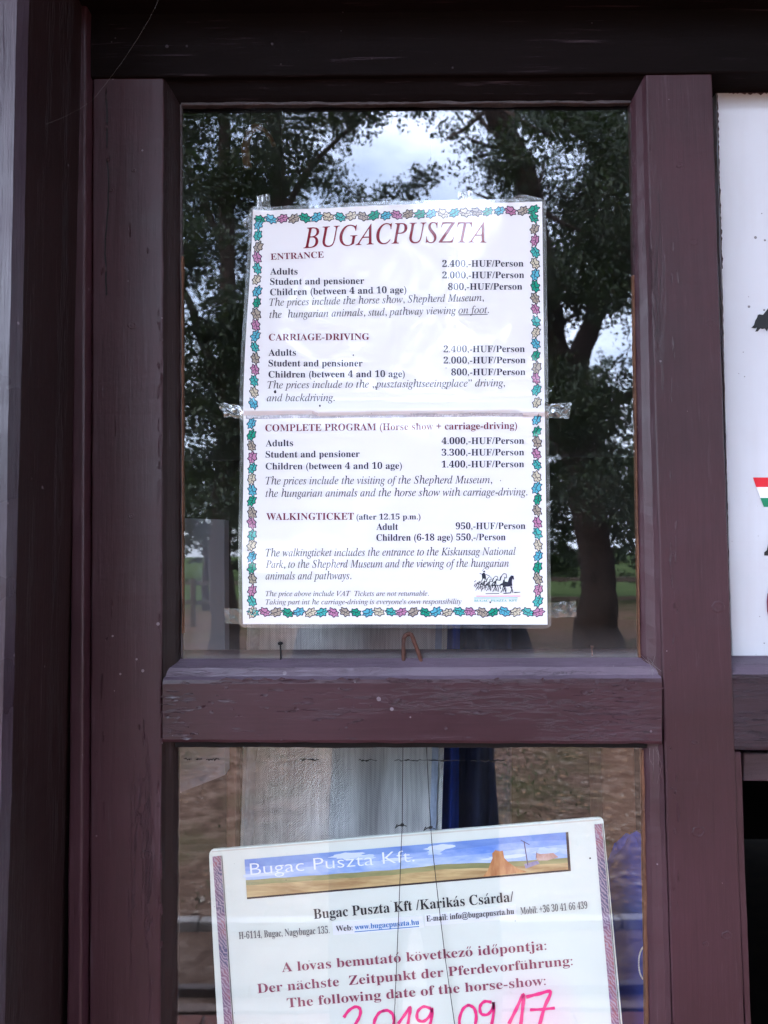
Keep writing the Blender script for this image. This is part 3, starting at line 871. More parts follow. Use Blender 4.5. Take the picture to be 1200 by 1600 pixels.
T("Taking part int he carriage-driving is everyone's own responsibility", 'i', (415, 944.5), (721, 943.5), 8, INK2)

# leaf border: each leaf an outlined, lobed oak leaf with a midrib
def leaf_border():
    V = []; Fc = []; M = []
    def poly(pts, mi, f):
        n = len(V); V.extend(f(*p) for p in pts)
        Fc.append(tuple(range(n, n + len(pts)))); M.append(mi)
    def leaf(cx, cy, ang, col, s=1.0):
        L_, W_ = 9.4 * s, 6.2 * s
        def shape(k):
            N = 26; o = []
            for i in range(N):
                a = 2 * math.pi * i / N
                lob = 1 + .22 * math.sin(a * 7 + random.uniform(-.3, .3)) + random.uniform(-.08, .08)
                o.append((math.cos(a) * (L_ * lob + k), math.sin(a) * (W_ * lob + k)))
            return o
        st = random.getstate(); outer = shape(1.6); random.setstate(st); inner = shape(0)
        ca, sa = math.cos(ang), math.sin(ang)
        tr = lambda q: [(cx + x * ca - y * sa, cy + x * sa + y * ca) for x, y in q]
        def fan(q, mi, lift):
            o = tr(q); n = len(V)
            V.append(sheet_pt(cx, cy, lift)); V.extend(sheet_pt(x, y, lift) for x, y in o)
            for i in range(len(o)):
                Fc.append((n, n + 1 + i, n + 1 + (i + 1) % len(o))); M.append(mi)
        fan(outer, 6, LIFT - .0001); fan(inner, col, LIFT + .00005)
        b = random.uniform(-1.6, 1.6)
        for seg in (((-L_ * 1.15, -.55), (0, b - .5), (0, b + .5), (-L_ * 1.15, .55)), ((0, b - .5), (L_ * .8, -.3), (L_ * .8, .3), (0, b + .5)),
                    ((-2, b - .3), (1.5, W_ * .75), (2.3, W_ * .7), (-1, b)), ((1, b), (3, -W_ * .8), (3.8, -W_ * .7), (2, b + .3)), ((-5, 0), (-3.6, W_ * .7), (-2.9, W_ * .66), (-4.2, 0))):
            n = len(V); V.extend(sheet_pt(x, y, LIFT + .0002) for x, y in tr(seg)); Fc.append((n, n + 1, n + 2, n + 3)); M.append(6)
    def run(p0, p1, seq, skip=None):
        n = round(math.hypot(p1[0] - p0[0], p1[1] - p0[1]) / 17.6)
        base = math.atan2(p1[1] - p0[1], p1[0] - p0[0])
        for i in range(n + 1):
            t = i / n; x = p0[0] + (p1[0] - p0[0]) * t; y = p0[1] + (p1[1] - p0[1]) * t
            if skip and skip[0] < y < skip[1]: continue
            leaf(x + random.uniform(-.8, .8), y + random.uniform(-.8, .8), base + random.choice((.28, -.28, .5, -.45)), seq[i % len(seq)], random.uniform(.76, .88))
    seq = [0, 4, 2, 3, 4, 5, 0, 1, 2, 3]
    run((404, 350), (396.5, 630), seq); run((393.5, 662), (394, 957), [0, 1, 2, 3, 4, 5])
    run((835, 340), (838.5, 628), [1, 2, 3, 4, 5, 0]); run((838.5, 656), (841, 940), [0, 1, 2, 3, 4, 5])
    run((406, 343), (834, 328), [1, 0, 3, 2, 1, 0, 5, 4, 5, 2]); run((396, 957), (842, 956), [4, 3, 2, 1, 0, 5])
    ob = raw('leaf_border', V, Fc, LEAFC + [INK], price)
    for p, k in zip(ob.data.polygons, M): p.material_index = k
leaf_border()


# the little printed emblem: a five-horse team with its driver over two lines
def emblem():
    V = []; Fc = []; M = []
    def g(x, y): return (700 + x / 7.5, 860 + y / 7.5)
    def poly(pts, mi, lift=0.0):
        n = len(V); V.extend(sheet_pt(*g(*p), LIFT + lift) for p in pts); Fc.append(tuple(range(n, n + len(pts)))); M.append(mi)
    def line(pts, wd, mi=0):
        for a, b in zip(pts[:-1], pts[1:]):
            d = Vector((b[0] - a[0], b[1] - a[1])); 
            if d.length < 1e-6: continue
            nn = Vector((-d.y, d.x)).normalized() * wd / 2
            poly([(a[0] + nn.x, a[1] + nn.y), (b[0] + nn.x, b[1] + nn.y), (b[0] - nn.x, b[1] - nn.y), (a[0] - nn.x, a[1] - nn.y)], mi, random.uniform(0, .0001))
    # horses from back to front: neck, head, chest, belly, legs
    for (x, y, s, dark) in ((395, 330, .75, 0), (450, 330, .85, 0), (520, 325, .95, 0), (610, 300, 1.15, 0), (700, 320, 1.1, 1)):
        body = [(x - 60 * s, y + 60 * s), (x - 30 * s, y + 40 * s), (x, y + 45 * s), (x + 15 * s, y), (x + 38 * s, y - 25 * s), (x + 62 * s, y - 20 * s), (x + 68 * s, y + 18 * s),
                (x + 55 * s, y + 22 * s), (x + 48 * s, y + 8 * s), (x + 45 * s, y + 50 * s), (x + 48 * s, y + 85 * s), (x + 5 * s, y + 95 * s), (x - 50 * s, y + 95 * s), (x - 60 * s, y + 60 * s)]
        if dark:
            for q in ([body[3], body[4], body[5], body[6], body[7], body[8]], [body[0], body[1], body[2], body[3], body[8], body[9], body[10], body[11], body[12]]): poly(q, 0)
        else:
            line(body, 7 * s)
            line([(x + 15 * s, y), (x + 5 * s, y + 20 * s), (x, y + 45 * s)], 13 * s)
            line([(x + 40 * s, y + 40 * s), (x + 30 * s, y + 80 * s), (x, y + 90 * s)], 14 * s)
        for lx, kx in ((-48, -75), (-30, -20), (25, 55), (42, 30)):
            line([(x + lx * s, y + 90 * s), (x + (lx + kx) / 2 * s + 8, y + 125 * s), (x + kx * s, y + 160 * s)], 8 * s)
        line([(x - 60 * s, y + 60 * s), (x - 85 * s, y + 90 * s), (x - 75 * s, y + 120 * s)], 10 * s)
    # driver and whip
    poly([(400, 330), (395, 280), (410, 262), (430, 262), (442, 290), (448, 335)], 0)
    poly([(405, 255), (425, 233), (440, 255)], 0)
    line([(440, 280), (490, 300)], 7); line([(405, 280), (370, 270)], 7); line([(400, 240), (430, 205), (470, 195)], 4)
    for i in range(14):
        x = random.uniform(320, 450); y = random.uniform(350, 440); line([(x, y), (x - random.uniform(10, 40), y + random.uniform(15, 45))], random.uniform(4, 9))
    line([(440, 508), (600, 505)], 7); poly([(640, 500), (740, 492), (740, 502), (660, 510)], 0); poly([(770, 488), (845, 486), (850, 493), (780, 500)], 0)
    line([(330, 536), (848, 535)], 7, 1); line([(308, 558), (815, 556)], 7, 2)
    ob = raw('emblem', V, Fc, [INK, PINKL, GREENL], price)
    for p, k in zip(ob.data.polygons, M): p.material_index = k
emblem()
T('BUGAC  PUSZTA  KFT', 'b', (741, 940.2), (808, 939.8), 3.4, GREENL)
for (x, y, r_) in ((552, 555, 1.1), (766, 941, 1.2), (782, 751, .7), (500, 634, 1.4), (430, 612, 2.2), (580, 646, .8), (697, 575, .6)):
    raw('speck', [sp2(x + r_ * math.cos(a * .785) * random.uniform(.7, 1.2), y + r_ * 1.3 * math.sin(a * .785)) for a in range(8)], [tuple(range(8))[::-1]], INK2, price)

# tapes
FAINT = film_mat('flat clear tape', .07, .12)
TAPE = film_mat('crumpled clear tape', .08, .18, 1.0)
HAZY = film_mat('old hazy tape', .45, .08, 1.0, (.25, .26, .25))
def tape(quad, y, mat, amp, seed, nx=26, ny=14):
    verts = []; faces = []
    for j in range(ny + 1):
        for i in range(nx + 1):
            u = i / nx; v = j / ny
            a = [quad[0][k] + (quad[1][k] - quad[0][k]) * u for k in (0, 1)]; b = [quad[3][k] + (quad[2][k] - quad[3][k]) * u for k in (0, 1)]
            q = P(a[0] + (b[0] - a[0]) * v, a[1] + (b[1] - a[1]) * v, y)
            e = noise.noise(Vector((u * 3 + seed, v * 2.2, seed))) + .25 * noise.noise(Vector((u * 5 + v * 4, v * 4, seed)))
            q.y -= abs(e) ** 1.4 * amp
            q.x += amp * .5 * noise.noise(Vector((v * 6, u * 3, seed + 3))); q.z += amp * .5 * noise.noise(Vector((u * 6, v, seed + 8)))
            verts.append(q)
    for j in range(ny):
        for i in range(nx):
            a = j * (nx + 1) + i; faces.append((a, a + nx + 1, a + nx + 2, a + 1))
    return raw('tape', verts, faces, mat, price, True)
tape([(338, 629), (388, 634), (388, 656), (352, 652)], -.0012, TAPE, .0022, 1)
tape([(846, 632), (893, 629), (889, 654), (846, 653)], -.0012, TAPE, .0018, 2)
tape([(795, 314), (812, 303), (842, 309), (850, 322)], -.0010, TAPE, .0022, 3)
tape([(401, 306), (421, 303), (424, 334), (402, 337)], -.0034, HAZY, .0008, 4)
tape([(716, 300), (738, 298), (737, 322), (716, 324)], -.0030, TAPE, .0006, 5)
tape([(383, 340), (394, 330), (398, 362), (378, 352)], -.0020, HAZY, .0006, 6)
tape([(850, 942), (900, 939), (901, 964), (850, 966)], -.0012, FAINT, .0010, 7)
tape([(350, 950), (386, 952), (386, 976), (352, 974)], -.0012, FAINT, .0010, 8)

# ------------------------------------------------------------------ lower sign: a board hung on threads behind the glass
YS = .014
hb = thing('hanging_sign', 'pale board with steppe picture strip and handwritten pink date hung on threads behind the glass', 'sign', P(650, 1800, YS))
hs = lambda lift: (lambda px, py: P(px, py, YS - lift))
def board_mat():
    k = NT('pale printed board')
    g = k.n('NewGeometry')
    c0 = P(830, 1588, YS)
    vs = k.n('VectorMath'); vs.operation = 'DISTANCE'; k.l(g.outputs['Position'], vs.inputs[0]); vs.inputs[1].default_value = c0
    pk = k.ramp(vs.outputs['Value'], [(0.0, .34), (.018, .25), (.040, 0.0)])
    base = k.ramp(k.noise(k.coords(), 9, 3), [(.3, (.70, .75, .72)), (.7, (.75, .78, .72))])
    stain = k.math('MULTIPLY', k.ramp(k.noise(k.coords(), 30, 5, .6), [(.55, 0.0), (.8, 1.0)]), .05)
    col = k.mix(pk, base, (.90, .30, .55)); col = k.mix(stain, col, (.75, .55, .60))
    k.l(col, k.b.inputs['Base Color']); k.b.inputs['Roughness'].default_value = .45
    k.b.inputs['Coat Weight'].default_value = .5; k.b.inputs['Coat Roughness'].default_value = .08
    return k.m
BOARD = board_mat()
# outline with rounded upper corners
def board(name, pts, y0, y1, mat, parent):
    n = len(pts); V = [P(*q, y0) for q in pts] + [P(*q, y0) + Vector((0, y1 - y0, 0)) for q in pts]
    return raw(name, V, [tuple(range(n))] + [tuple(range(n, 2 * n))[::-1]] + [(i, i + n, (i + 1) % n + n, (i + 1) % n) for i in range(n)], mat, parent)
ol = [(326.5, 1338), (327, 1333), (329, 1330), (333, 1327.5), (420, 1320.5), (540, 1310.5), (700, 1297), (935, 1277.6), (940, 1278), (942.5, 1281), (943.5, 1285), (957, 1430), (973, 1600), (992, 1800), (370, 1820), (339, 1600), (331, 1450)]
bo = board('board', ol[::-1], YS, YS + .003, BOARD, hb)
bb = bo.modifiers.new('bevel', 'BEVEL'); bb.width = .0006; bb.segments = 2; bb.limit_method = 'ANGLE'
EDGE = plain('yellowed board edge', (.60, .58, .52), .6)
# a slightly raised paler margin along the rim
for a, b in (((331, 1329.5), (938, 1279.5)), ):
    raw('rim', [hs(.0004)(a[0], a[1] + 0), hs(.0004)(b[0], b[1]), hs(.0004)(b[0], b[1] + 2.2), hs(.0004)(a[0], a[1] + 2.2)], [(0, 3, 2, 1)], EDGE, hb)
# picture strip: steppe, sky, haystack, sweep well
B0, B1, B2, B3 = (382, 1343), (888, 1300), (892, 1361), (386, 1405)
def bpt(u, v, lift=.0005):
    a = (B0[0] + (B1[0] - B0[0]) * u, B0[1] + (B1[1] - B0[1]) * u); b = (B3[0] + (B2[0] - B3[0]) * u, B3[1] + (B2[1] - B3[1]) * u)
    return hs(lift)(a[0] + (b[0] - a[0]) * v, a[1] + (b[1] - a[1]) * v)
def print_mat(name, ca, cb, sc, st=(1, 1, 1), rough=.4, third=None):
    k = NT(name)
    v = k.coords(st, (0, R(-5), 0))
    stops = [(.35, ca), (.65, cb)] + ([(.75, third)] if third else [])
    k.l(k.ramp(k.noise(v, sc, 6, .6, .4), stops), k.b.inputs['Base Color']); k.b.inputs['Roughness'].default_value = rough
    return k.m
SKYP = [print_mat('printed blue sky %d' % i, a, b, 26, (1, 1, 2.2)) for i, (a, b) in enumerate((((.13, .24, .62), (.26, .40, .72)), ((.13, .26, .70), (.45, .56, .82)), ((.22, .36, .74), (.60, .70, .88)), ((.40, .54, .80), (.62, .72, .86))))]
GRASSP = print_mat('printed steppe grass', (.22, .23, .10), (.42, .38, .18), 90, (.25, 1, 1.6))
GOLDP = print_mat('printed dry grass', (.36, .22, .10), (.64, .48, .24), 130, (.2, 1, 1.6))
DARKP = plain('printed dark edge', (.03, .018, .02), .4)
pic = None
NB = 40
def band(v0f, v1f, mat, name, lift=.0005, u0=0, u1=1, parent=None):
    V = []; 
    for i in range(NB + 1):
        u = u0 + (u1 - u0) * i / NB; V += [bpt(u, v0f(u), lift), bpt(u, v1f(u), lift)]
    return raw(name, V, [(2 * i, 2 * i + 1, 2 * i + 3, 2 * i + 2) for i in range(NB)], mat, parent or hb)
hor = lambda u: .52 + .03 * u + .08 * u * (1 - u) * 0 + .10 * u - .05 * math.exp(-((u - .62) / .10) ** 2) + .006 * math.sin(u * 60)
pic = band(lambda u: 0, lambda u: 1, DARKP, 'picture', .0004)
def skyb(a, b): return lambda u: a + .03 * math.sin(u * 13 + a * 9), lambda u: b + .03 * math.sin(u * 13 + b * 9)
band(lambda u: 0.0, lambda u: .18 + .03 * math.sin(u * 13), SKYP[0], 'picture_sky', .0005, 0, .992, pic)
band(lambda u: .18 + .03 * math.sin(u * 13), lambda u: .34 + .03 * math.sin(u * 9 + 2), SKYP[1], 'picture_sky', .0005, 0, .992, pic)
band(lambda u: .34 + .03 * math.sin(u * 9 + 2), lambda u: hor(u), SKYP[2], 'picture_sky', .0005, 0, .992, pic)
band(hor, lambda u: hor(u) + .13, GRASSP, 'picture_meadow', .0005, 0, .992, pic)
band(lambda u: hor(u) + .13, lambda u: .955, GOLDP, 'picture_stubble', .0005, 0, .992, pic)
CLOUDP = plain('printed cloud', (.66, .74, .90), .4)
def blob(u, v, ru, rv, mat, name, lift, n=18, jag=.3):
    V = [bpt(u + ru * math.cos(a) * k, v + rv * math.sin(a) * k, lift) for a, k in ((2 * math.pi * i / n, 1 + random.uniform(-jag, jag)) for i in range(n))]
    V.append(bpt(u, v, lift))
    return raw(name, V, [(i, n, (i + 1) % n) for i in range(n)], mat, pic)
for (u, v, a, b) in ((.32, .13, .05, .08), (.36, .2, .04, .07), (.60, .12, .05, .07), (.585, .22, .025, .08), (.93, .45, .04, .10), (.80, .50, .06, .05), (.05, .42, .07, .04), (.47, .32, .05, .04)):
    blob(u, v, a, b, SKYP[3] if a < .05 else CLOUDP, 'picture_cloud', .00055 + random.uniform(0, .00003))
HAY = print_mat('printed haystack', (.42, .16, .06), (.66, .36, .16), 180, (1, 1, .3))
raw('picture_haystack', [bpt(u, v, .0007) for u, v in ((.728, .955), (.745, .80), (.755, .62), (.762, .50), (.762, .38), (.772, .30), (.785, .34), (.795, .33), (.798, .52), (.812, .66), (.838, .82), (.866, .93))], [tuple(range(12))], HAY, pic)
raw('picture_hut', [bpt(u, v, .0007) for u, v in ((.895, .56), (.897, .46), (.91, .50), (.95, .50), (.965, .62), (.93, .68), (.90, .66))], [tuple(range(7))], print_mat('printed hut', (.42, .20, .16), (.60, .42, .38), 120), pic)
raw('picture_well', [bpt(u, v, .0007) for u, v in ((.858, .72), (.90, .66), (.905, .74), (.862, .84))], [(0, 1, 2, 3)], print_mat('printed well', (.20, .18, .34), (.42, .36, .50), 120), pic)
def bline(p, q, wd, mat, name):
    (u0, v0), (u1, v1) = p, q; d = Vector(((u1 - u0) * 508, (v1 - v0) * 62)); n_ = Vector((-d.y, d.x)).normalized() * wd / 2
    return raw(name, [bpt(u0 + n_.x / 508, v0 + n_.y / 62, .0008), bpt(u1 + n_.x / 508, v1 + n_.y / 62, .0008), bpt(u1 - n_.x / 508, v1 - n_.y / 62, .0008), bpt(u0 - n_.x / 508, v0 - n_.y / 62, .0008)], [(0, 1, 2, 3)], mat, pic)
POLE = plain('printed pole', (.12, .09, .16), .5)
bline((.869, .76), (.862, .14), 1.6, POLE, 'picture_pole'); bline((.852, .10), (.878, .24), 1.1, POLE, 'picture_beam'); bline((.895, .62), (.90, .42), .8, POLE, 'picture_pole')
# soft shadow print round the picture
# lettering of the board
WH = plain('printed white letters', (.86, .90, .95), .4)
RED = plain('printed wine red letters', (.27, .05, .10), .5)
BLK = plain('printed black letters', (.02, .02, .025), .5)
GRY = plain('printed grey letters', (.09, .09, .10), .5)
BLU = plain('printed blue link', (.03, .20, .55), .5)
H = lambda s, st, p0, p1, cap, m, lift=.0005, **k: text(s, st, p0, p1, cap, m, hb, hs(lift), **k)
H('Bugac Puszta Kft.', 's', (391.5, 1367.5), (648, 1346), 19, WH, .0009, offset=-.010)
H('Bugac Puszta Kft /Karikás Csárda/', 'b', (490.5, 1436), (803, 1408.5), 16, BLK)
H('H-6114, Bugac, Nagybugac 135.', 'b', (373.5, 1467.5), (515, 1458), 11.5, GRY, offset=-.003)
def slip(q):
    return board('paper_slip', q[::-1], YS - .0004, YS - .0001, plain('pasted white slip', (.78, .79, .84), .5), hb)
slip([(519, 1441), (660, 1431), (663, 1449), (600, 1455), (521, 1461)]); slip([(664, 1430), (806, 1413.5), (808, 1436), (664, 1447)])
H('Web:', 'b', (525, 1455.5), (551, 1453.5), 9, BLK, .0008)
H('www.bugacpuszta.hu', 'b', (554.5, 1453), (655, 1444.5), 8.5, BLU, .0008)
raw('underline', [hs(.0008)(*q) for q in ((554, 1455.5), (655, 1447), (655, 1448.2), (554, 1456.7))], [(0, 3, 2, 1)], BLU, hb)
H('E-mail: info@bugacpuszta.hu', 'b', (666.5, 1440), (803.5, 1428), 9.5, BLK, .0008)
H('Mobil: +36 30 41 66 439', 'b', (813.5, 1429), (918, 1419.5), 11.5, GRY, offset=-.003)
H('A lovas bemutató következő időpontja:', 'b', (440.5, 1519), (854, 1484), 15, RED, offset=-.0025)
H('Der nächste  Zeitpunkt der Pferdevorführung:', 'b', (402.5, 1552), (895, 1508), 15, RED, offset=-.0025)
H('The following date of the horse-show:', 'b', (449, 1574.5), (853, 1539), 15, RED, offset=-.0025)
# the date in pink marker
PINK = plain('pink marker ink', (.86, .03, .22), .5)
def stroke(pts, wd):
    q = []
    n = len(pts)
    for i in range(n - 1):
        a = pts[max(i - 1, 0)]; b = pts[i]; c = pts[i + 1]; d = pts[min(i + 2, n - 1)]
        for k in range(6):
            t = k / 6
            f = lambda a, b, c, d: .5 * (2 * b + (c - a) * t + (2 * a - 5 * b + 4 * c - d) * t * t + (3 * b - a - 3 * c + d) * t ** 3)
            q.append(Vector((f(a[0], b[0], c[0], d[0]), f(a[1], b[1], c[1], d[1]))))
    q.append(Vector(pts[-1])); V = []
    lf = .0006 + random.uniform(0, .0002)
    for i, p in enumerate(q):
        d = (q[min(i + 1, len(q) - 1)] - q[max(i - 1, 0)]).normalized(); nn = Vector((-d.y, d.x)) * wd / 2 * (1 + .12 * math.sin(i * 1.3))
        V += [hs(lf)(p.x + nn.x, p.y + nn.y), hs(lf)(p.x - nn.x, p.y - nn.y)]
    raw('marker_stroke', V, [(2 * i, 2 * i + 1, 2 * i + 3, 2 * i + 2) for i in range(len(q) - 1)], PINK, hb)
stroke([(537, 1590), (545, 1579), (556, 1573), (563, 1578), (561, 1590), (550, 1608), (538, 1622), (533, 1627), (548, 1624), (568, 1622)], 4.6)
stroke([(601, 1579), (592, 1583), (585, 1596), (586, 1612), (596, 1622), (608, 1614), (615, 1600), (614, 1586), (606, 1579), (598, 1580)], 4.6)
stroke([(622, 1600), (632, 1586), (641, 1574), (639, 1590), (634, 1622)], 4.6)
stroke([(673, 1576), (662, 1573), (653, 1580), (652, 1592), (661, 1596), (671, 1588), (675, 1576), (674, 1592), (666, 1622)], 4.6)
stroke([(694, 1620), (696, 1622)], 5)
stroke([(733, 1570), (724, 1576), (718, 1592), (720, 1610), (730, 1617), (740, 1608), (744, 1590), (741, 1576), (732, 1570)], 4.6)
stroke([(768, 1566), (757, 1565), (750, 1573), (752, 1584), (762, 1585), (770, 1575), (771, 1566), (771, 1584), (765, 1618)], 4.6)
stroke([(795, 1600), (806, 1578), (818, 1554), (816, 1580), (812, 1616)], 5.2)
stroke([(822, 1558), (842, 1553), (860, 1550), (850, 1576), (840, 1614)], 5.2)
stroke([(828, 1578), (848, 1577), (867, 1575)], 4.4)
stroke([(867, 1603), (870, 1604)], 5)
# ornamental strips at the two sides
def orn(p0, p1, q0, q1, seed):
    k = NT('woven ornament print %d' % seed)
    v = k.coords((1, 1, 1), (0, R(40), 0))
    wv = k.n('TexWave'); wv.inputs['Scale'].default_value = 150; wv.inputs['Distortion'].default_value = 9; wv.inputs['Detail'].default_value = 3; wv.inputs['Detail Scale'].default_value = 1.6
    k.l(v, wv.inputs['Vector'])
    big = k.noise(k.coords(), 28, 2)
    a = k.ramp(big, [(.38, (.04, .05, .14)), (.47, (.16, .07, .15)), (.54, (.34, .09, .10)), (.62, (.13, .08, .30))])
    k.l(k.mix(wv.outputs['Fac'], a, (.36, .28, .36)), k.b.inputs['Base Color']); k.b.inputs['Roughness'].default_value = .5
    raw('ornament_strip', [hs(.0005)(*q) for q in (p0, p1, q1, q0)], [(0, 3, 2, 1)], k.m, hb)
    raw('ornament_line', [hs(.0005)(p1[0] + 1, p1[1]), hs(.0005)(p1[0] + 2, p1[1]), hs(.0005)(q1[0] + 2.4, q1[1]), hs(.0005)(q1[0] + 1, q1[1])], [(0, 3, 2, 1)], GRY, hb)
orn((332, 1338.5), (345, 1337), (365, 1810), (377, 1809), 1)
orn((928.5, 1288), (940, 1287), (972, 1790), (984, 1789), 2)
raw('pin_hole', [hs(.0006)(922 + 1.5 * math.cos(a * .785), 1341 + 1.5 * math.sin(a * .785)) for a in range(8)], [tuple(range(8))[::-1]], BLK, hb)
for (x, y) in ((447, 1375), (611, 1408), (805, 1439), (735, 1492)):
    raw('speck', [hs(.0006)(x + .7 * math.cos(a * .785), y + .7 * math.sin(a * .785)) for a in range(8)], [tuple(range(8))[::-1]], BLK, hb)
# threads
THR = plain('dark thread', (.02, .017, .016), .8)
def thread(pts, r_=.00028):
    tube('thread', [P(x, y, yy) for x, y, yy in pts], r_, THR, hb, 5)
thread([(630.5, 1100, .008), (629.6, 1170, .008), (629, 1230, .008), (628.5, 1290, .0085), (627, 1320, .0095), (624, 1400, .0105), (620, 1500, .011), (614, 1640, .0115)])
thread([(664, 1100, .008), (666.5, 1170, .008), (669.5, 1230, .008), (673, 1292, .0085), (675, 1320, .0095), (684, 1400, .0105), (696, 1500, .011), (716, 1640, .0115)])
for (kx, ky) in ((628.5, 1289), (673, 1293)):
    pts = [P(kx + 2.2 * math.sin(i * 1.7), ky + 2.0 * math.cos(i * 2.3), .0085 + .0004 * math.sin(i)) for i in range(14)]
    tube('knot', pts, .0005, THR, hb, 5)
    tube('knot', [P(kx, ky, .0085), P(kx - 6, ky + 1, .008), P(kx - 11, ky + 5, .0075), P(kx - 8, ky - 1, .0078)], .00045, THR, hb, 5)
    tube('knot', [P(kx, ky, .0085), P(kx + 7, ky + 2, .008)], .0003, THR, hb, 5)

# ------------------------------------------------------------------ white sign board in the right-hand bay
wb = thing('white_sign_board', 'white painted board with black figure, red-white-green stripe and large letters in the right bay', 'sign', P(1500, 1030, .014))
YW = .010
def white_mat():
    k = NT('white painted board')
    v = k.coords()
    sep = k.n('SeparateXYZ'); g = k.n('NewGeometry'); k.l(g.outputs['Position'], sep.inputs[0])
    col = k.ramp(k.noise(v, 5, 4), [(.3, (.54, .56, .61)), (.7, (.64, .66, .72))])
    vo = k.n('TexVoronoi'); vo.inputs['Scale'].default_value = 130; k.l(v, vo.inputs['Vector'])
    sz = k.math('MULTIPLY', k.ramp(k.noise(v, 26, 3), [(.48, 0.0), (.8, 1.0)]), .22)
    col = k.mix(k.math('MULTIPLY', k.math('LESS_THAN', vo.outputs['Distance'], sz), .75), col, (.06, .045, .05))
    st = k.math('MULTIPLY', k.ramp(k.noise(k.coords((3, 1, .35)), 30, 5), [(.5, 0.0), (.75, 1.0)]), .10)
    col = k.mix(st, col, (.35, .30, .28))
    k.l(col, k.b.inputs['Base Color']); k.b.inputs['Roughness'].default_value = .35
    k.b.inputs['Coat Weight'].default_value = .3; k.b.inputs['Coat Roughness'].default_value = .15
    k.l(k.bump(k.noise(v, 30, 4), .3, .0006), k.b.inputs['Normal'])
    return k.m
bq = [(1118.5, 143), (1990, 130), (1990, 1026), (1143.5, 1028)]
member('board', bq, YW, YW + .012, white_mat(), wb, bev=.0008, n=60, jit=.0004)
# brushed paint where the frame colour ran over the board
SM = painted_wood('brushed-over frame paint', 'x', seed=31, base=(.035, .015, .02))
rv = random.Random(4)
def ragged(p0, p1, w0, n, up, name):
    V = []
    for i in range(n + 1):
        t = i / n; x = p0[0] + (p1[0] - p0[0]) * t; y = p0[1] + (p1[1] - p0[1]) * t
        wv = w0 * (.35 + .65 * abs(noise.noise(Vector((i * .37, up[0], 2.2)))) * 2) + rv.uniform(0, w0 * .12)
        V += [P(x, y, YW - .0006), P(x + up[0] * wv, y + up[1] * wv, YW - .0006)]
    return raw(name, V, [(2 * i, 2 * i + 1, 2 * i + 3, 2 * i + 2) for i in range(n)], SM, wb)
ragged((1119, 142), (1300, 141), 6, 60, (0, 1), 'paint_smear')
ragged((1119, 142), (1127, 420), 3.0, 70, (1, 0), 'paint_smear')
ragged((1127, 420), (1141, 1022), 1.6, 90, (1, 0), 'paint_smear')
ragged((1140, 1029), (1400, 1028), 3.4, 80, (0, -1), 'paint_smear')
def flat(name, pts, mat, lift=.0006):
    return raw(name, [P(x, y, YW - lift) for x, y in pts], [tuple(range(len(pts)))[::-1]], mat, wb)
SB = plain('black sign paint', (.006, .006, .008), .3); SR = plain('red sign paint', (.72, .012, .03), .35); SG = plain('green sign paint', (.0, .22, .10), .35); SW = plain('bright white stripe', (.86, .87, .88), .35)
SV = plain('wine red sign paint', (.16, .03, .06), .35)
flat('black_figure', [(1174, 512), (1178, 508), (1180, 501), (1183, 496), (1184, 492), (1187, 491), (1192, 492), (1196, 487), (1200, 482), (1215, 468), (1240, 458), (1290, 450), (1330, 470), (1300, 500), (1260, 520), (1225, 530), (1206, 522), (1203, 517),
     (1200, 513), (1198, 518), (1195, 513), (1191, 514), (1188, 513), (1184, 518), (1180, 518), (1183, 512), (1179, 513)], SB)
flat('red_stripe', [(1176.5, 746), (1500, 746), (1496, 761), (1181.5, 761)], SR)
flat('white_stripe', [(1181.5, 761), (1496, 761), (1490, 778), (1188, 778)], SW)
flat('green_stripe', [(1188, 778), (1490, 778), (1484, 792), (1193.5, 792)], SG)
flat('letter', [(1194, 868), (1194, 863), (1198, 860), (1203, 838), (1212, 800), (1222, 800), (1236, 860), (1242, 864), (1242, 868), (1218, 868), (1218, 863), (1222, 860), (1219, 846), (1207, 846), (1205, 860), (1209, 864), (1209, 868)], SB)
flat('letter', [(1199, 928), (1204, 921), (1214, 918), (1232, 918), (1232, 972), (1210, 972), (1202, 966), (1198.5, 955), (1198, 940)], SV)

# ------------------------------------------------------------------ cobweb thread and hairs
WEB = plain('spider silk', (.22, .20, .20), .4)
ct = thing('spider_thread', 'fine pale spider thread strung across the dark top left corner', 'cobweb', P(245, 0, -.05))
pts = []
for (x, y, yy) in ((262, -40, -.03), (247, 2, -.045), (233, 30, -.052), (214, 62, -.06), (190, 98, -.066), (166, 130, -.072), (146, 155, -.078), (128, 168, -.084), (100, 183, -.095), (72, 194, -.112)):
    pts.append(P(x, y, yy))
tube('silk', pts, .00004, WEB, ct, 4)
cw = thing('cobweb', 'wispy cobweb hairs in the corner under the right end of the cross rail', 'cobweb', P(1030, 1175, -.03))
for i in range(5):
    a = P(1015 + random.uniform(0, 22), 1165 + random.uniform(0, 8), -.034); b = P(1005 + random.uniform(0, 30), 1185 + random.uniform(0, 40), -.02)
    m_ = a.lerp(b, .5) + Vector((random.uniform(-.003, .003), -.002, random.uniform(-.003, .003)))
    tube('silk', [a, a.lerp(m_, .5) + Vector((0, 0, .0006)), m_, b], .00006, WEB, cw, 4)
for i in range(6):
    a = P(1000 + random.uniform(0, 30), 1030 + random.uniform(-8, 3), -.004); b = P(1012 + random.uniform(0, 22), 1045 + random.uniform(0, 14), -.03)
    tube('silk', [a, a.lerp(b, .5) + Vector((0, -.002, .001)), b], .00008, WEB, cw, 4)

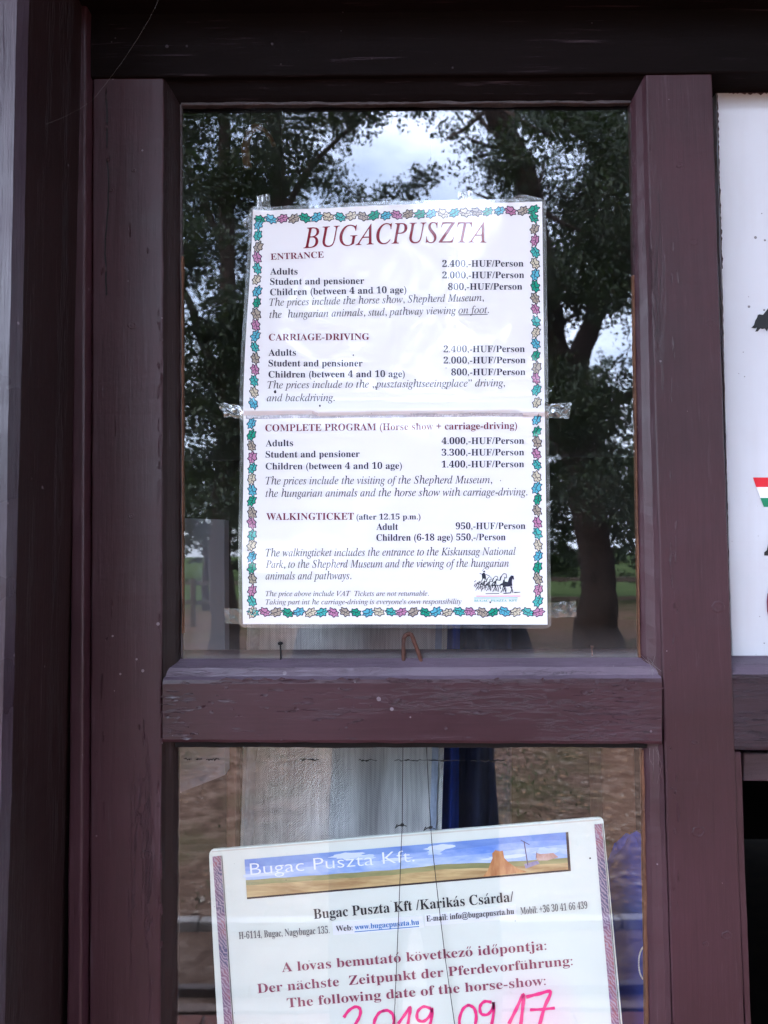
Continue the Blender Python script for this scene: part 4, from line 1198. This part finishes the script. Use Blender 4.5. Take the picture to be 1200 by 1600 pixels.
# ================================================================== outdoors, in front of the building
GROUND_MAT = None
def ground_mat():
    k = NT('worn earth and thin grass')
    v = k.coords()
    n1 = k.noise(v, .9, 6, .6); n2 = k.noise(v, 9, 6, .65); n3 = k.noise(v, 60, 4, .6)
    earth = k.ramp(n2, [(.3, (.06, .036, .026)), (.5, (.12, .074, .053)), (.7, (.21, .145, .11))])
    green = k.ramp(n3, [(.3, (.025, .045, .012)), (.7, (.050, .070, .020))])
    sep = k.n('SeparateXYZ'); g = k.n('NewGeometry'); k.l(g.outputs['Position'], sep.inputs[0])
    far = k.math('MULTIPLY', k.math('ADD', sep.outputs['Y'], 19.0), -.12, clamp=True)
    fac = k.math('ADD', k.math('MULTIPLY', k.ramp(n1, [(.50, 0.0), (.68, 1.0)]), .6), far, clamp=True)
    field = k.ramp(n1, [(.3, (.040, .058, .022)), (.7, (.065, .085, .035))])
    col = k.mix(fac, earth, k.mix(far, green, field))
    k.l(col, k.b.inputs['Base Color']); k.b.inputs['Roughness'].default_value = .95; k.b.inputs['Specular IOR Level'].default_value = 0
    k.l(k.bump(k.math('ADD', n2, k.math('MULTIPLY', n3, .3)), .6, .03), k.b.inputs['Normal'])
    return k.m
verts = []; faces = []
ys = [.6] + [-2.80 - .3 * i * (1 + i * .05) for i in range(0, 60)] + [-320, -700]
xs = sorted(set([-700, -200, -60, -30] + [i * 1.0 for i in range(-18, 19)] + [30, 60, 200, 700]))
ys = [20.0, -.2, -2.84] + [y for y in ys if y < -2.9]
for y in ys:
    for x in xs:
        h = -.12 if y > -2.83 else -.10 + .035 * noise.noise(Vector((x * .5, y * .5, 0))) * min(1, (-2.85 - y + .5))
        verts.append((x, y, h))
nx_ = len(xs)
for j in range(len(ys) - 1):
    for i in range(nx_ - 1):
        a = j * nx_ + i; faces.append((a, a + nx_, a + nx_ + 1, a + 1))
gr = raw('ground', verts, faces, ground_mat(), None, True); gr['kind'] = 'structure'

# terracotta terrace in front of the window, tile by tile
ter = bpy.data.objects.new('terrace', None); C.objects.link(ter); ter['kind'] = 'structure'
box('mortar_bed', (-2.4, -2.05, -.12), (2.4, -.02, -.012), grained('mortar', (.14, .12, .11), .95, 20), ter)
TILEM = NT('terracotta'); vv = TILEM.coords()
TILEM.l(TILEM.ramp(TILEM.noise(vv, 2.2, 5), [(.3, (.13, .036, .022)), (.7, (.22, .065, .038))]), TILEM.b.inputs['Base Color'])
TILEM.b.inputs['Roughness'].default_value = .45; TILEM.l(TILEM.bump(TILEM.noise(vv, 60, 4), .3, .002), TILEM.b.inputs['Normal']); TILEM = TILEM.m
tile_o = box('tile', (-.145, -.145, -.012), (.145, .145, .0), TILEM, None, .003)
tile_me = tile_o.data; bpy.data.objects.remove(tile_o)
for j in range(7):
    for i in range(16):
        o = bpy.data.objects.new('tile', tile_me); C.objects.link(o); o.parent = ter
        o.location = (-2.25 + i * .3, -.19 - j * .285 , random.uniform(-.001, .001)); o.scale = (1, .96, 1)
        o.rotation_euler = (0, 0, random.uniform(-.006, .006))
box('edge_board', (-2.4, -2.10, -.12), (2.4, -2.055, .004), grained('grey edge board', (.16, .10, .075), .8, 12), ter, .004)
kb = grained('pale kerb', (.22, .19, .17), .85, 9)
rot = R(-4)
kr = bpy.data.objects.new('kerb', None); C.objects.link(kr); kr['kind'] = 'structure'
for i in range(6):
    o = box('kerb_stone', (-2.6 + i * .9, -2.845, -.14), (-2.6 + i * .9 + .893, -2.79, -.055 + random.uniform(-.004, .004)), kb, kr, .006)
for i in range(5):
    o = box('kerb_stone', (-2.4 + i * .95, -2.36, -.14), (-2.4 + i * .95 + .94, -2.325, -.07), grained('dull kerb', (.10, .07, .06), .85, 9), kr, .006)

# leaf litter and grass tufts
def quads(name, cen, ax1, ax2, mats, idx=None, parent=None, smooth=False):
    n = len(cen)
    V = np.empty((n, 4, 3), np.float32)
    V[:, 0] = cen - ax1; V[:, 1] = cen - ax2 * .9 + ax1 * .1; V[:, 2] = cen + ax1; V[:, 3] = cen + ax2 * .9 + ax1 * .1
    me = bpy.data.meshes.new(name)
    me.vertices.add(n * 4); me.vertices.foreach_set('co', V.reshape(-1))
    me.loops.add(n * 4); me.loops.foreach_set('vertex_index', np.arange(n * 4, dtype=np.int32))
    me.polygons.add(n); me.polygons.foreach_set('loop_start', np.arange(0, n * 4, 4, dtype=np.int32))
    me.polygons.foreach_set('loop_total', np.full(n, 4, np.int32))
    o = link(name, me, mats, parent)
    if idx is not None: me.polygons.foreach_set('material_index', idx.astype(np.int32))
    me.update(calc_edges=True)
    return o
def unit(n):
    v = rng.normal(size=(n, 3)); return v / np.linalg.norm(v, axis=1, keepdims=True)
LIT = [plain('dry leaf a', (.22, .12, .06), .8), plain('dry leaf b', (.12, .065, .04), .8), plain('pale twig', (.22, .17, .13), .8)]
n = 16000
cen = np.stack([rng.uniform(-5, 5, n), -2.9 - rng.gamma(1.6, 2.2, n), np.full(n, -.085)], 1)
a1 = unit(n); a1[:, 2] *= .25; s = rng.uniform(.008, .03, n)[:, None]; a2 = np.cross(a1, np.array([0, 0, 1.0])) 
o = quads('leaf_litter', cen, a1 * s, a2 * s * .6, LIT, rng.integers(0, 3, n)); tag(o, 'dry fallen leaves scattered over the bare earth', None, None, 'stuff')
n = 26000
gx = rng.uniform(-6, 6, n * 2); gy = -2.9 - rng.uniform(0, 11, n * 2)
keep = np.array([noise.noise(Vector((x * .8, y * .8, 4))) > -.02 for x, y in zip(gx, gy)]); gx = gx[keep][:n]; gy = gy[keep][:n]; n = len(gx)
cen = np.stack([gx, gy, np.full(n, -.085)], 1)
a1 = np.stack([rng.normal(0, .25, n), rng.normal(0, .25, n), np.ones(n)], 1) * rng.uniform(.012, .03, n)[:, None]
a2 = np.stack([rng.normal(0, 1, n), rng.normal(0, 1, n), np.zeros(n)], 1) * .003
o = quads('grass', cen, a1, a2, [plain('grass blade', (.05, .085, .02), .7), plain('grass blade dark', (.03, .05, .014), .7)], rng.integers(0, 2, n)); tag(o, 'short thin grass on the trodden ground', None, None, 'stuff')

# trees --------------------------------------------------------------
BARK = grained('dark furrowed bark', (.050, .028, .018), .95, 14, .5, .9, .03)
def leafmats():
    out = []
    for i, c in enumerate(((.019, .031, .009), (.030, .044, .014), (.012, .020, .007))):
        k = NT('foliage %d' % i)
        k.b.inputs['Base Color'].default_value = (*c, 1); k.b.inputs['Roughness'].default_value = .6
        k.b.inputs['Transmission Weight'].default_value = 0
        tl = k.n('BsdfTranslucent'); tl.inputs['Color'].default_value = (c[0] * 1.6, c[1] * 1.7, c[2] * 1.2, 1)
        m_ = k.n('MixShader'); m_.inputs[0].default_value = .28
        k.l(k.b.outputs[0], m_.inputs[1]); k.l(tl.outputs[0], m_.inputs[2]); k.l(m_.outputs[0], k.out.inputs['Surface'])
        out.append(k.m)
    return out
LEAFM = leafmats()
def crown(parent, clumps, per, leaf, name='crown', flat=.75):
    """clumps: list of (centre, radius); sprays of small leaves round each centre"""
    cs = []; n_ = []
    for c, r_ in clumps:
        m_ = max(20, int(per * r_ * r_))
        tw = max(4, int(m_ / 16))
        t = unit(tw) * (rng.random((tw, 1)) ** .45) * r_; t[:, 2] *= flat
        pick = rng.integers(0, tw, m_)
        p = np.array(c) + t[pick] + rng.normal(0, .075 + .06 * r_, (m_, 3)) * np.array([1, 1, .6])
        cs.append(p)
    cen = np.concatenate(cs); n = len(cen)
    a1 = unit(n); a2 = np.cross(a1, unit(n)); a2 /= np.linalg.norm(a2, axis=1, keepdims=True) + 1e-9
    s = rng.uniform(.7, 1.25, n)[:, None] * leaf
    return quads(name, cen, a1 * s, a2 * s * .52, LEAFM, rng.integers(0, 3, n), parent)
def limb(pts, radii, parent, name='limb', sides=10):
    pts = [Vector(p) for p in pts]; q = []; rr = []
    n = len(pts)
    for i in range(n - 1):
        a = pts[max(i - 1, 0)]; b = pts[i]; c = pts[i + 1]; d = pts[min(i + 2, n - 1)]
        for k in range(6):
            t = k / 6
            v = .5 * (2 * b + (c - a) * t + (2 * a - 5 * b + 4 * c - d) * t * t + (3 * b - a - 3 * c + d) * t ** 3)
            r_ = radii[i] + (radii[i + 1] - radii[i]) * t
            q.append(v + noise.noise_vector(v * 1.7) * r_ * .35); rr.append(r_ * (1 + .14 * noise.noise(v * 4)))
    q.append(pts[-1]); rr.append(radii[-1])
    return tube(name, q, rr, BARK, parent, sides)
def gap_free(px, py, gaps):
    for (gx_, gy_, rx, ry) in gaps:
        if ((px - gx_) / rx) ** 2 + ((py - gy_) / ry) ** 2 < 1: return False
    return True

# the big leaning tree opposite the window: trunk, two great limbs, boughs
D1 = 11.2
base = Q(942, 1034, D1); base.z = -.14
t1 = thing('broadleaf_tree', 'big leaning broadleaf tree with a forked dark trunk opposite the window', 'tree', base)
limb([base, Q(936, 985, D1), Q(930, 905, D1), Q(922, 800, D1), Q(905, 700, D1), Q(885, 600, D1)], [.44, .33, .26, .26, .29, .26], t1, 'trunk', 16)
limb([Q(887, 605, D1), Q(862, 520, D1 - .3), Q(845, 410, D1 - .6), Q(832, 320, D1 - 1), Q(802, 230, D1 - 1.3), Q(772, 160, D1 - 1.6), Q(750, 60, D1 - 2)], [.24, .21, .19, .18, .16, .14, .09], t1)
limb([Q(890, 610, D1), Q(912, 540, D1), Q(948, 440, D1), Q(990, 360, D1 - .2), Q(1060, 250, D1 - .5), Q(1180, 60, D1)], [.2, .16, .14, .12, .09, .05], t1)
limb([Q(903, 690, D1), Q(945, 640, D1 + .3), Q(1010, 600, D1 + .6), Q(1120, 520, D1 + 1)], [.12, .09, .06, .03], t1)
limb([Q(915, 770, D1), Q(880, 710, D1 + .4), Q(820, 640, D1 + .8), Q(740, 560, D1 + 1)], [.11, .08, .06, .03], t1)
for i in range(26):
    a = random.choice([(832, 320, D1 - 1), (802, 230, D1 - 1.3), (948, 440, D1), (990, 360, D1), (862, 520, D1 - .3), (772, 160, D1 - 1.6), (1060, 250, D1)])
    dx_ = random.uniform(-110, 110); dy_ = random.uniform(-90, 60)
    limb([Q(*a), Q(a[0] + dx_ * .5, a[1] + dy_ * .5 + 6, a[2] + random.uniform(-.5, .5)), Q(a[0] + dx_, a[1] + dy_, a[2] + random.uniform(-1, 1))], [.045, .028, .010], t1, 'bough', 6)
GAPS = [(640, 250, 118, 62), (690, 185, 50, 35), (560, 215, 45, 22), (690, 340, 60, 30), (725, 395, 34, 26), (945, 520, 42, 36), (975, 545, 40, 34), (965, 700, 45, 22), (898, 285, 16, 13), (972, 210, 20, 18), (925, 270, 22, 16), (655, 205, 30, 18),
        (1010, 480, 40, 30), (870, 340, 14, 12), (985, 610, 26, 16), (760, 200, 22, 26), (735, 290, 34, 34)]
cl = []
while len(cl) < 200:
    px = random.uniform(740, 1320); py = random.uniform(60, 800)
    if px > 1010 and random.random() < .25: continue
    if py > 640 and px < 850: continue
    if gap_free(px, py, GAPS): cl.append((Q(px, py, D1 + random.uniform(-2.2, 2.2)), random.uniform(.26, .66)))
for (px, py, r_) in ((655, 285, .24), (672, 268, .22), (640, 302, .25), (600, 300, .2), (715, 210, .28), (690, 165, .3), (735, 240, .22), (660, 160, .26), (620, 155, .3), (580, 165, .34), (620, 200, .1)):
    cl.append((Q(px, py, D1 - 1.5), r_))
for _ in range(46):
    px = random.uniform(850, 1020); py = random.uniform(60, 470)
    if gap_free(px, py, GAPS): cl.append((Q(px, py, D1 + random.uniform(1.0, 3.0)), random.uniform(.4, .75)))
crown(t1, cl, 2300, .040)

# tree at the left with upright stems
D2 = 10.0
b2 = Q(352, 1075, D2); b2.z = -.14
t2 = thing('broadleaf_tree', 'dense dark broadleaf tree with upright stems left of the big leaning tree', 'tree', b2)
limb([b2, Q(350, 960, D2), Q(345, 850, D2), Q(352, 700, D2), Q(358, 520, D2), Q(354, 330, D2), Q(350, 150, D2), Q(356, 50, D2)], [.26, .18, .15, .13, .12, .10, .08, .04], t2, 'trunk', 14)
limb([Q(352, 760, D2), Q(385, 620, D2 + .3), Q(425, 470, D2 + .4), Q(438, 330, D2 + .4), Q(430, 200, D2 + .3), Q(420, 30, D2)], [.12, .11, .10, .10, .09, .05], t2)
limb([Q(350, 620, D2), Q(320, 540, D2), Q(295, 470, D2), Q(240, 380, D2)], [.09, .07, .05, .02], t2)
limb([Q(438, 340, D2), Q(480, 270, D2), Q(530, 215, D2 - .3), Q(600, 160, D2 - .5)], [.06, .045, .03, .012], t2)
limb([Q(355, 400, D2), Q(320, 320, D2), Q(290, 250, D2)], [.06, .04, .02], t2)
G2 = [(640, 250, 125, 70), (322, 468, 26, 34), (325, 455, 30, 22), (302, 692, 20, 24), (338, 668, 14, 14), (470, 330, 20, 10), (322, 205, 14, 10), (325, 535, 20, 12), (560, 250, 60, 40), (345, 765, 16, 10)]
cl = []
while len(cl) < 190:
    px = random.uniform(60, 590); py = random.uniform(60, 790)
    if px < 260 and random.random() < .5: continue
    if px > 470 and py > 420: continue
    if gap_free(px, py, G2): cl.append((Q(px, py, D2 + random.uniform(-1.8, 2)), random.uniform(.26, .62)))
crown(t2, cl, 2500, .038)

# a farther pair that closes the view between them
for (bx, D, xr_, yr_, nn, lab, rad_) in ((560, 19, (330, 700), (300, 850), 90, 'rounded broadleaf tree standing farther off between the two nearer ones', (.5, 1.1)),
                                         (800, 24, (690, 1010), (540, 880), 100, 'broad tree farther off behind the leaning tree', (.6, 1.3))):
    b_ = Q(bx, 960, D); b_.z = -.14
    t_ = thing('broadleaf_tree', lab, 'tree', b_)
    limb([b_, Q(bx + 4, 860, D), Q(bx - 6, 700, D), Q(bx, 500, D)], [.3, .22, .18, .08], t_, 'trunk')
    cl = []
    while len(cl) < nn:
        px = random.uniform(*xr_); py = random.uniform(*yr_)
        if gap_free(px, py, GAPS + G2): cl.append((Q(px, py, D + random.uniform(-2, 2)), random.uniform(*rad_)))
    crown(t_, cl, 650, .07)
# small thin tree on the meadow, seen over the cabinet side
b_ = Q(322, 958, 22); b_.z = -.14
t_ = thing('young_tree', 'small forked young tree standing out on the bright meadow', 'tree', b_)
limb([b_, Q(321, 910, 22), Q(322, 870, 22), Q(318, 800, 22)], [.13, .10, .08, .03], t_, 'trunk')
limb([Q(322, 905, 22), Q(338, 870, 22), Q(350, 820, 22)], [.08, .05, .02], t_)
crown(t_, [(Q(random.uniform(285, 385), random.uniform(770, 862), 22 + random.uniform(-.8, .8)), random.uniform(.4, .8)) for _ in range(22)], 360, .07)
# unseen flanking trees added to cut side light: dense right, thin left
for (x, y, h_, r_, nn, lab) in ((6.5, -6.5, 6.8, 2.3, 70, 'unseen tall dense broadleaf tree added for shade close by on the right of the big leaning tree'),
                           (9.5, -2.5, 7.5, 2.3, 60, 'unseen tall dense broadleaf tree added for shade nearest the building on the right'),
                           (7.0, -11.5, 7.0, 2.6, 60, 'unseen tall broadleaf tree added for shade behind its nearer right-hand neighbour'),
                           (-9.5, -9.0, 5.0, 2.0, 30, 'unseen lower open broadleaf tree added far out on the left to cut low light'),
                           (-12.0, -15.0, 6.5, 2.6, 40, 'unseen spreading broadleaf tree added at the far left edge of the meadow to cut low light'),
                           (13.0, -17.0, 8.0, 3.0, 50, 'unseen spreading broadleaf tree added at the far right edge of the meadow to cut low light')):
    t_ = thing('broadleaf_tree', lab, 'tree', (x, y, -.14))
    b_ = Vector((x, y, -.14))
    limb([b_, b_ + Vector((.1, .05, h_ * .3)), b_ + Vector((-.1, 0, h_ * .6)), b_ + Vector((.1, 0, h_ * .9))], [.3, .2, .14, .05], t_, 'trunk')
    for k_ in range(5):
        a_ = k_ * 1.3; q_ = b_ + Vector((0, 0, h_ * (.35 + .09 * k_)))
        limb([q_, q_ + Vector((math.cos(a_) * r_ * .4, math.sin(a_) * r_ * .4, .6)), q_ + Vector((math.cos(a_) * r_ * .9, math.sin(a_) * r_ * .9, 1.3))], [.1, .06, .02], t_)
    cl = []
    for _ in range(nn):
        zf = random.uniform(.22, 1.0); rr_ = r_ * math.sin(math.pi * min(1, zf * .8 + .12)) ** .5
        a_ = random.uniform(0, 6.28); q_ = rr_ * random.random() ** .5
        cl.append((b_ + Vector((math.cos(a_) * q_, math.sin(a_) * q_, h_ * zf)), random.uniform(.5, 1.0)))
    crown(t_, cl, 420, .085)
# row of trees beyond the field
FARL = ['leftmost', 'second from left', 'third from left', 'fourth from left', 'fifth from left', 'sixth from left', 'middle', 'sixth from right', 'fifth from right', 'fourth from right', 'third from right', 'second from right', 'rightmost']
for i in range(13):
    px = -900 + i * 240 + random.uniform(-50, 50); D = random.uniform(48, 62)
    b_ = Q(px, 880, D); b_.z = -.15
    t_ = thing('far_tree', '%s tree in the far row beyond the meadow' % FARL[i], 'tree', b_, 'trees in the far row beyond the meadow')
    h_ = random.uniform(7, 11)
    limb([b_, b_ + Vector((.2, 0, h_ * .4)), b_ + Vector((-.1, 0, h_ * .8))], [.35, .25, .1], t_, 'trunk', 8)
    cl = [(b_ + Vector((random.gauss(0, 2.6), random.gauss(0, 1.5), h_ * random.uniform(.28, 1.0))), random.uniform(1.0, 1.9)) for _ in range(44)]
    crown(t_, cl, 90, .22)
hg = thing('hedge', 'long low leafy hedge beyond the meadow', 'hedge', (0, -70, -.1))
crown(hg, [(Vector((x + random.uniform(-1, 1), -68 + random.uniform(-1, 1), random.uniform(.4, 2.2))), random.uniform(1.2, 2.0)) for x in range(-60, 61, 2)], 60, .25, 'foliage')

# post and rail fence
fn = thing('wooden_fence', 'low weathered post-and-rail fence beyond the trees', 'fence', (0, -17, -.14))
FW = grained('weathered fence wood', (.10, .075, .055), .9, 14, .3)
for i in range(9):
    x = -9 + i * 2.3
    box('post', (x, -17.06, -.14), (x + .11, -16.94, .98), FW, fn, .01)
for i in range(8):
    for z in (.38, .82):
        x = -9 + i * 2.3
        box('rail', (x + .06, -17.10, z + random.uniform(-.02, .02)), (x + 2.34, -17.062, z + .10), FW, fn, .006)

# ------------------------------------------------------------------ the photographer, mirrored in the panes
SKIN = plain('skin', (.42, .25, .18), .5)
SHIRT = grained('dark navy jersey', (.012, .018, .045), .85, 20, .3)
TROU = grained('dark trousers', (.010, .010, .013), .85, 20, .3)
HAIR = grained('dark brown hair', (.02, .012, .008), .6, 60, .4)
SHOE = plain('dark shoe', (.02, .018, .017), .6)
per = thing('person', 'person in dark navy jersey facing the window, holding up a phone', 'person', (.03, -1.0, 0))
def skin(name, joints, edges, mat, parent, root=0, sub=2):
    me = bpy.data.meshes.new(name)
    me.from_pydata([j[0] for j in joints], edges, [])
    o = link(name, me, mat, parent)
    md = o.modifiers.new('skin', 'SKIN'); md.use_smooth_shade = True
    sv = me.skin_vertices[0] if me.skin_vertices else None
    if sv is None:
        bm = bmesh.new(); bm.from_mesh(me); ly = bm.verts.layers.skin.verify(); bm.to_mesh(me); bm.free(); sv = me.skin_vertices[0]
    for i, j in enumerate(joints):
        r_ = j[1]; sv.data[i].radius = (r_, r_) if isinstance(r_, (int, float)) else r_
        sv.data[i].use_root = (i == root)
    s_ = o.modifiers.new('sub', 'SUBSURF'); s_.levels = sub; s_.render_levels = sub
    return o
cx, cy = .055, -1.02
zg = .002
J = [((cx, cy, .95), (.158, .105)),          # pelvis
     ((cx, cy, 1.10), (.172, .100)), ((cx, cy + .01, 1.26), (.185, .110)), ((cx, cy + .005, 1.37), (.150, .090)), ((cx, cy, 1.435), (.060, .055)), ((cx, cy + .01, 1.49), .052),
     ((cx - .175, cy, 1.375), .062), ((cx - .200, cy + .05, 1.26), .050), ((cx - .172, cy + .12, 1.165), .044), ((cx - .140, cy + .23, 1.28), .036), ((cx - .118, cy + .345, 1.42), .027),
     ((cx + .175, cy, 1.375), .062), ((cx + .200, cy + .05, 1.26), .050), ((cx + .172, cy + .12, 1.165), .044), ((cx + .125, cy + .23, 1.28), .036), ((cx + .040, cy + .345, 1.42), .027),
     ((cx - .095, cy, .86), .092), ((cx - .10, cy + .01, .49), .062), ((cx - .105, cy - .01, .10), .042),
     ((cx + .095, cy, .86), .092), ((cx + .10, cy + .01, .49), .062), ((cx + .105, cy - .01, .10), .042)]
E_ = [(0, 1), (1, 2), (2, 3), (3, 4), (4, 5), (3, 6), (6, 7), (7, 8), (8, 9), (9, 10), (3, 11), (11, 12), (12, 13), (13, 14), (14, 15), (0, 16), (16, 17), (17, 18), (0, 19), (19, 20), (20, 21)]
bd = skin('body', J, E_, [SHIRT, TROU, SKIN], per)
# the lower half takes the trouser cloth: a second skin slightly larger over hips and legs
skin('trousers', [((cx, cy, .97), (.156, .112)), ((cx, cy, .90), (.155, .112)), ((cx - .095, cy, .84), .098), ((cx - .10, cy + .01, .49), .070), ((cx - .105, cy - .01, .09), .056),
                  ((cx + .095, cy, .84), .098), ((cx + .10, cy + .01, .49), .070), ((cx + .105, cy - .01, .09), .056)], [(0, 1), (1, 2), (2, 3), (3, 4), (1, 5), (5, 6), (6, 7)], TROU, per)
for sx in (-1, 1):
    lump('shoe', (cx + sx * .108, cy + .05, .045), (.048, .135, .043), SHOE, per, .04, 2, 24)
# head
bm = bmesh.new(); bmesh.ops.create_uvsphere(bm, u_segments=48, v_segments=36, radius=1)
hc = Vector((cx - .005, cy + .02, 1.595))
for v in bm.verts:
    d = v.co.copy()
    x, y, z = d
    wx = .076 * (1 - .22 * max(0, -z) ** 1.2)
    yy = y * .095; zz = z * .118
    if y > 0:
        yy += .022 * math.exp(-(x / .16) ** 2 - ((z + .12) / .20) ** 2)            # nose
        yy -= .010 * (math.exp(-((x - .36) / .16) ** 2 - ((z - .06) / .12) ** 2) + math.exp(-((x + .36) / .16) ** 2 - ((z - .06) / .12) ** 2))
        yy += .006 * math.exp(-(x / .3) ** 2 - ((z + .45) / .08) ** 2) + .008 * math.exp(-(x / .3) ** 2 - ((z + .85) / .16) ** 2)
    v.co = hc + Vector((x * wx, yy, zz))
me = bpy.data.meshes.new('head'); bm.to_mesh(me); bm.free(); link('head', me, SKIN, per, True)
for sx in (-1, 1):
    lump('ear', (hc.x + sx * .077, hc.y - .005, hc.z - .005), (.009, .018, .030), SKIN, per, .1, 1, 16)
    lump('eye', (hc.x + sx * .028, hc.y + .082, hc.z + .006), (.013, .008, .008), plain('eye white', (.6, .6, .6), .2), per, 0, 1, 16)
    lump('pupil', (hc.x + sx * .028, hc.y + .089, hc.z + .006), (.005, .003, .005), BLK, per, 0, 1, 12)
lump('mouth', (hc.x, hc.y + .090, hc.z - .052), (.022, .006, .006), plain('lips', (.35, .12, .10), .5), per, 0, 1, 16)
bm = bmesh.new(); bmesh.ops.create_uvsphere(bm, u_segments=40, v_segments=30, radius=1)
for v in list(bm.verts):
    if v.co.y > .35 and v.co.z < .45: v.co *= .86
    elif v.co.z < -.45: v.co *= .9
for v in bm.verts:
    k = 1.09 + .05 * noise.noise(v.co * 4)
    v.co = hc + Vector((v.co.x * .078 * k, v.co.y * .097 * k - .008, v.co.z * .118 * k + .006))
me = bpy.data.meshes.new('hair'); bm.to_mesh(me); bm.free(); link('hair', me, HAIR, per, True)
# hands with fingers closed round the phone's edges
def hand(sx):
    wx, wy, wz = (cx - .112 if sx < 0 else cx + .030), cy + .36, 1.435
    ex = -.046 if sx < 0 else .046                                     # phone edge
    palm = Vector((ex + sx * .020, CAMY - .030, 1.470))
    J_ = [((wx, wy, wz), .024), (tuple(palm.lerp(Vector((wx, wy, wz)), .45)), (.030, .022)), (tuple(palm), (.036, .018)), ((palm.x, palm.y + .006, palm.z + .028), (.030, .014))]
    Ed = [(0, 1), (1, 2), (2, 3)]
    skin('palm', J_, Ed, SKIN, per, 0, 2)
    for k_, (dz, ln) in enumerate(((.036, .9), (.016, 1.0), (-.004, .95), (-.022, .75))):
        b0 = palm + Vector((sx * .008, .004, dz))
        skin('finger', [(tuple(b0), .0095), (tuple(b0 + Vector((sx * .004, .024 * ln, .004))), .009), (tuple(b0 + Vector((-sx * .014, .036 * ln, .006))), .0085), (tuple(b0 + Vector((-sx * .030, .034 * ln, .006))), .0075)], [(0, 1), (1, 2), (2, 3)], SKIN, per)
    b0 = palm + Vector((-sx * .004, -.010, -.024))
    skin('thumb', [(tuple(b0), .0125), (tuple(b0 + Vector((-sx * .012, .004, .026))), .011), (tuple(b0 + Vector((-sx * .022, .008, .048))), .0095)], [(0, 1), (1, 2)], SKIN, per)
hand(-1); hand(1)
ph = thing('phone', 'dark phone held up in both hands', 'phone', (0, CAMY - .010, 1.43))
box('case', (-.040, CAMY - .016, 1.43), (.040, CAMY - .008, 1.585), plain('dark phone shell', (.02, .02, .022), .3), ph, .004)
box('screen', (-.036, CAMY - .0175, 1.436), (.036, CAMY - .0162, 1.579), plain('phone screen', (.03, .03, .035), .1), ph)
tube('lens', [(0, CAMY - .008, 1.5), (0, CAMY - .0065, 1.5)], .006, BLK, ph, 16)
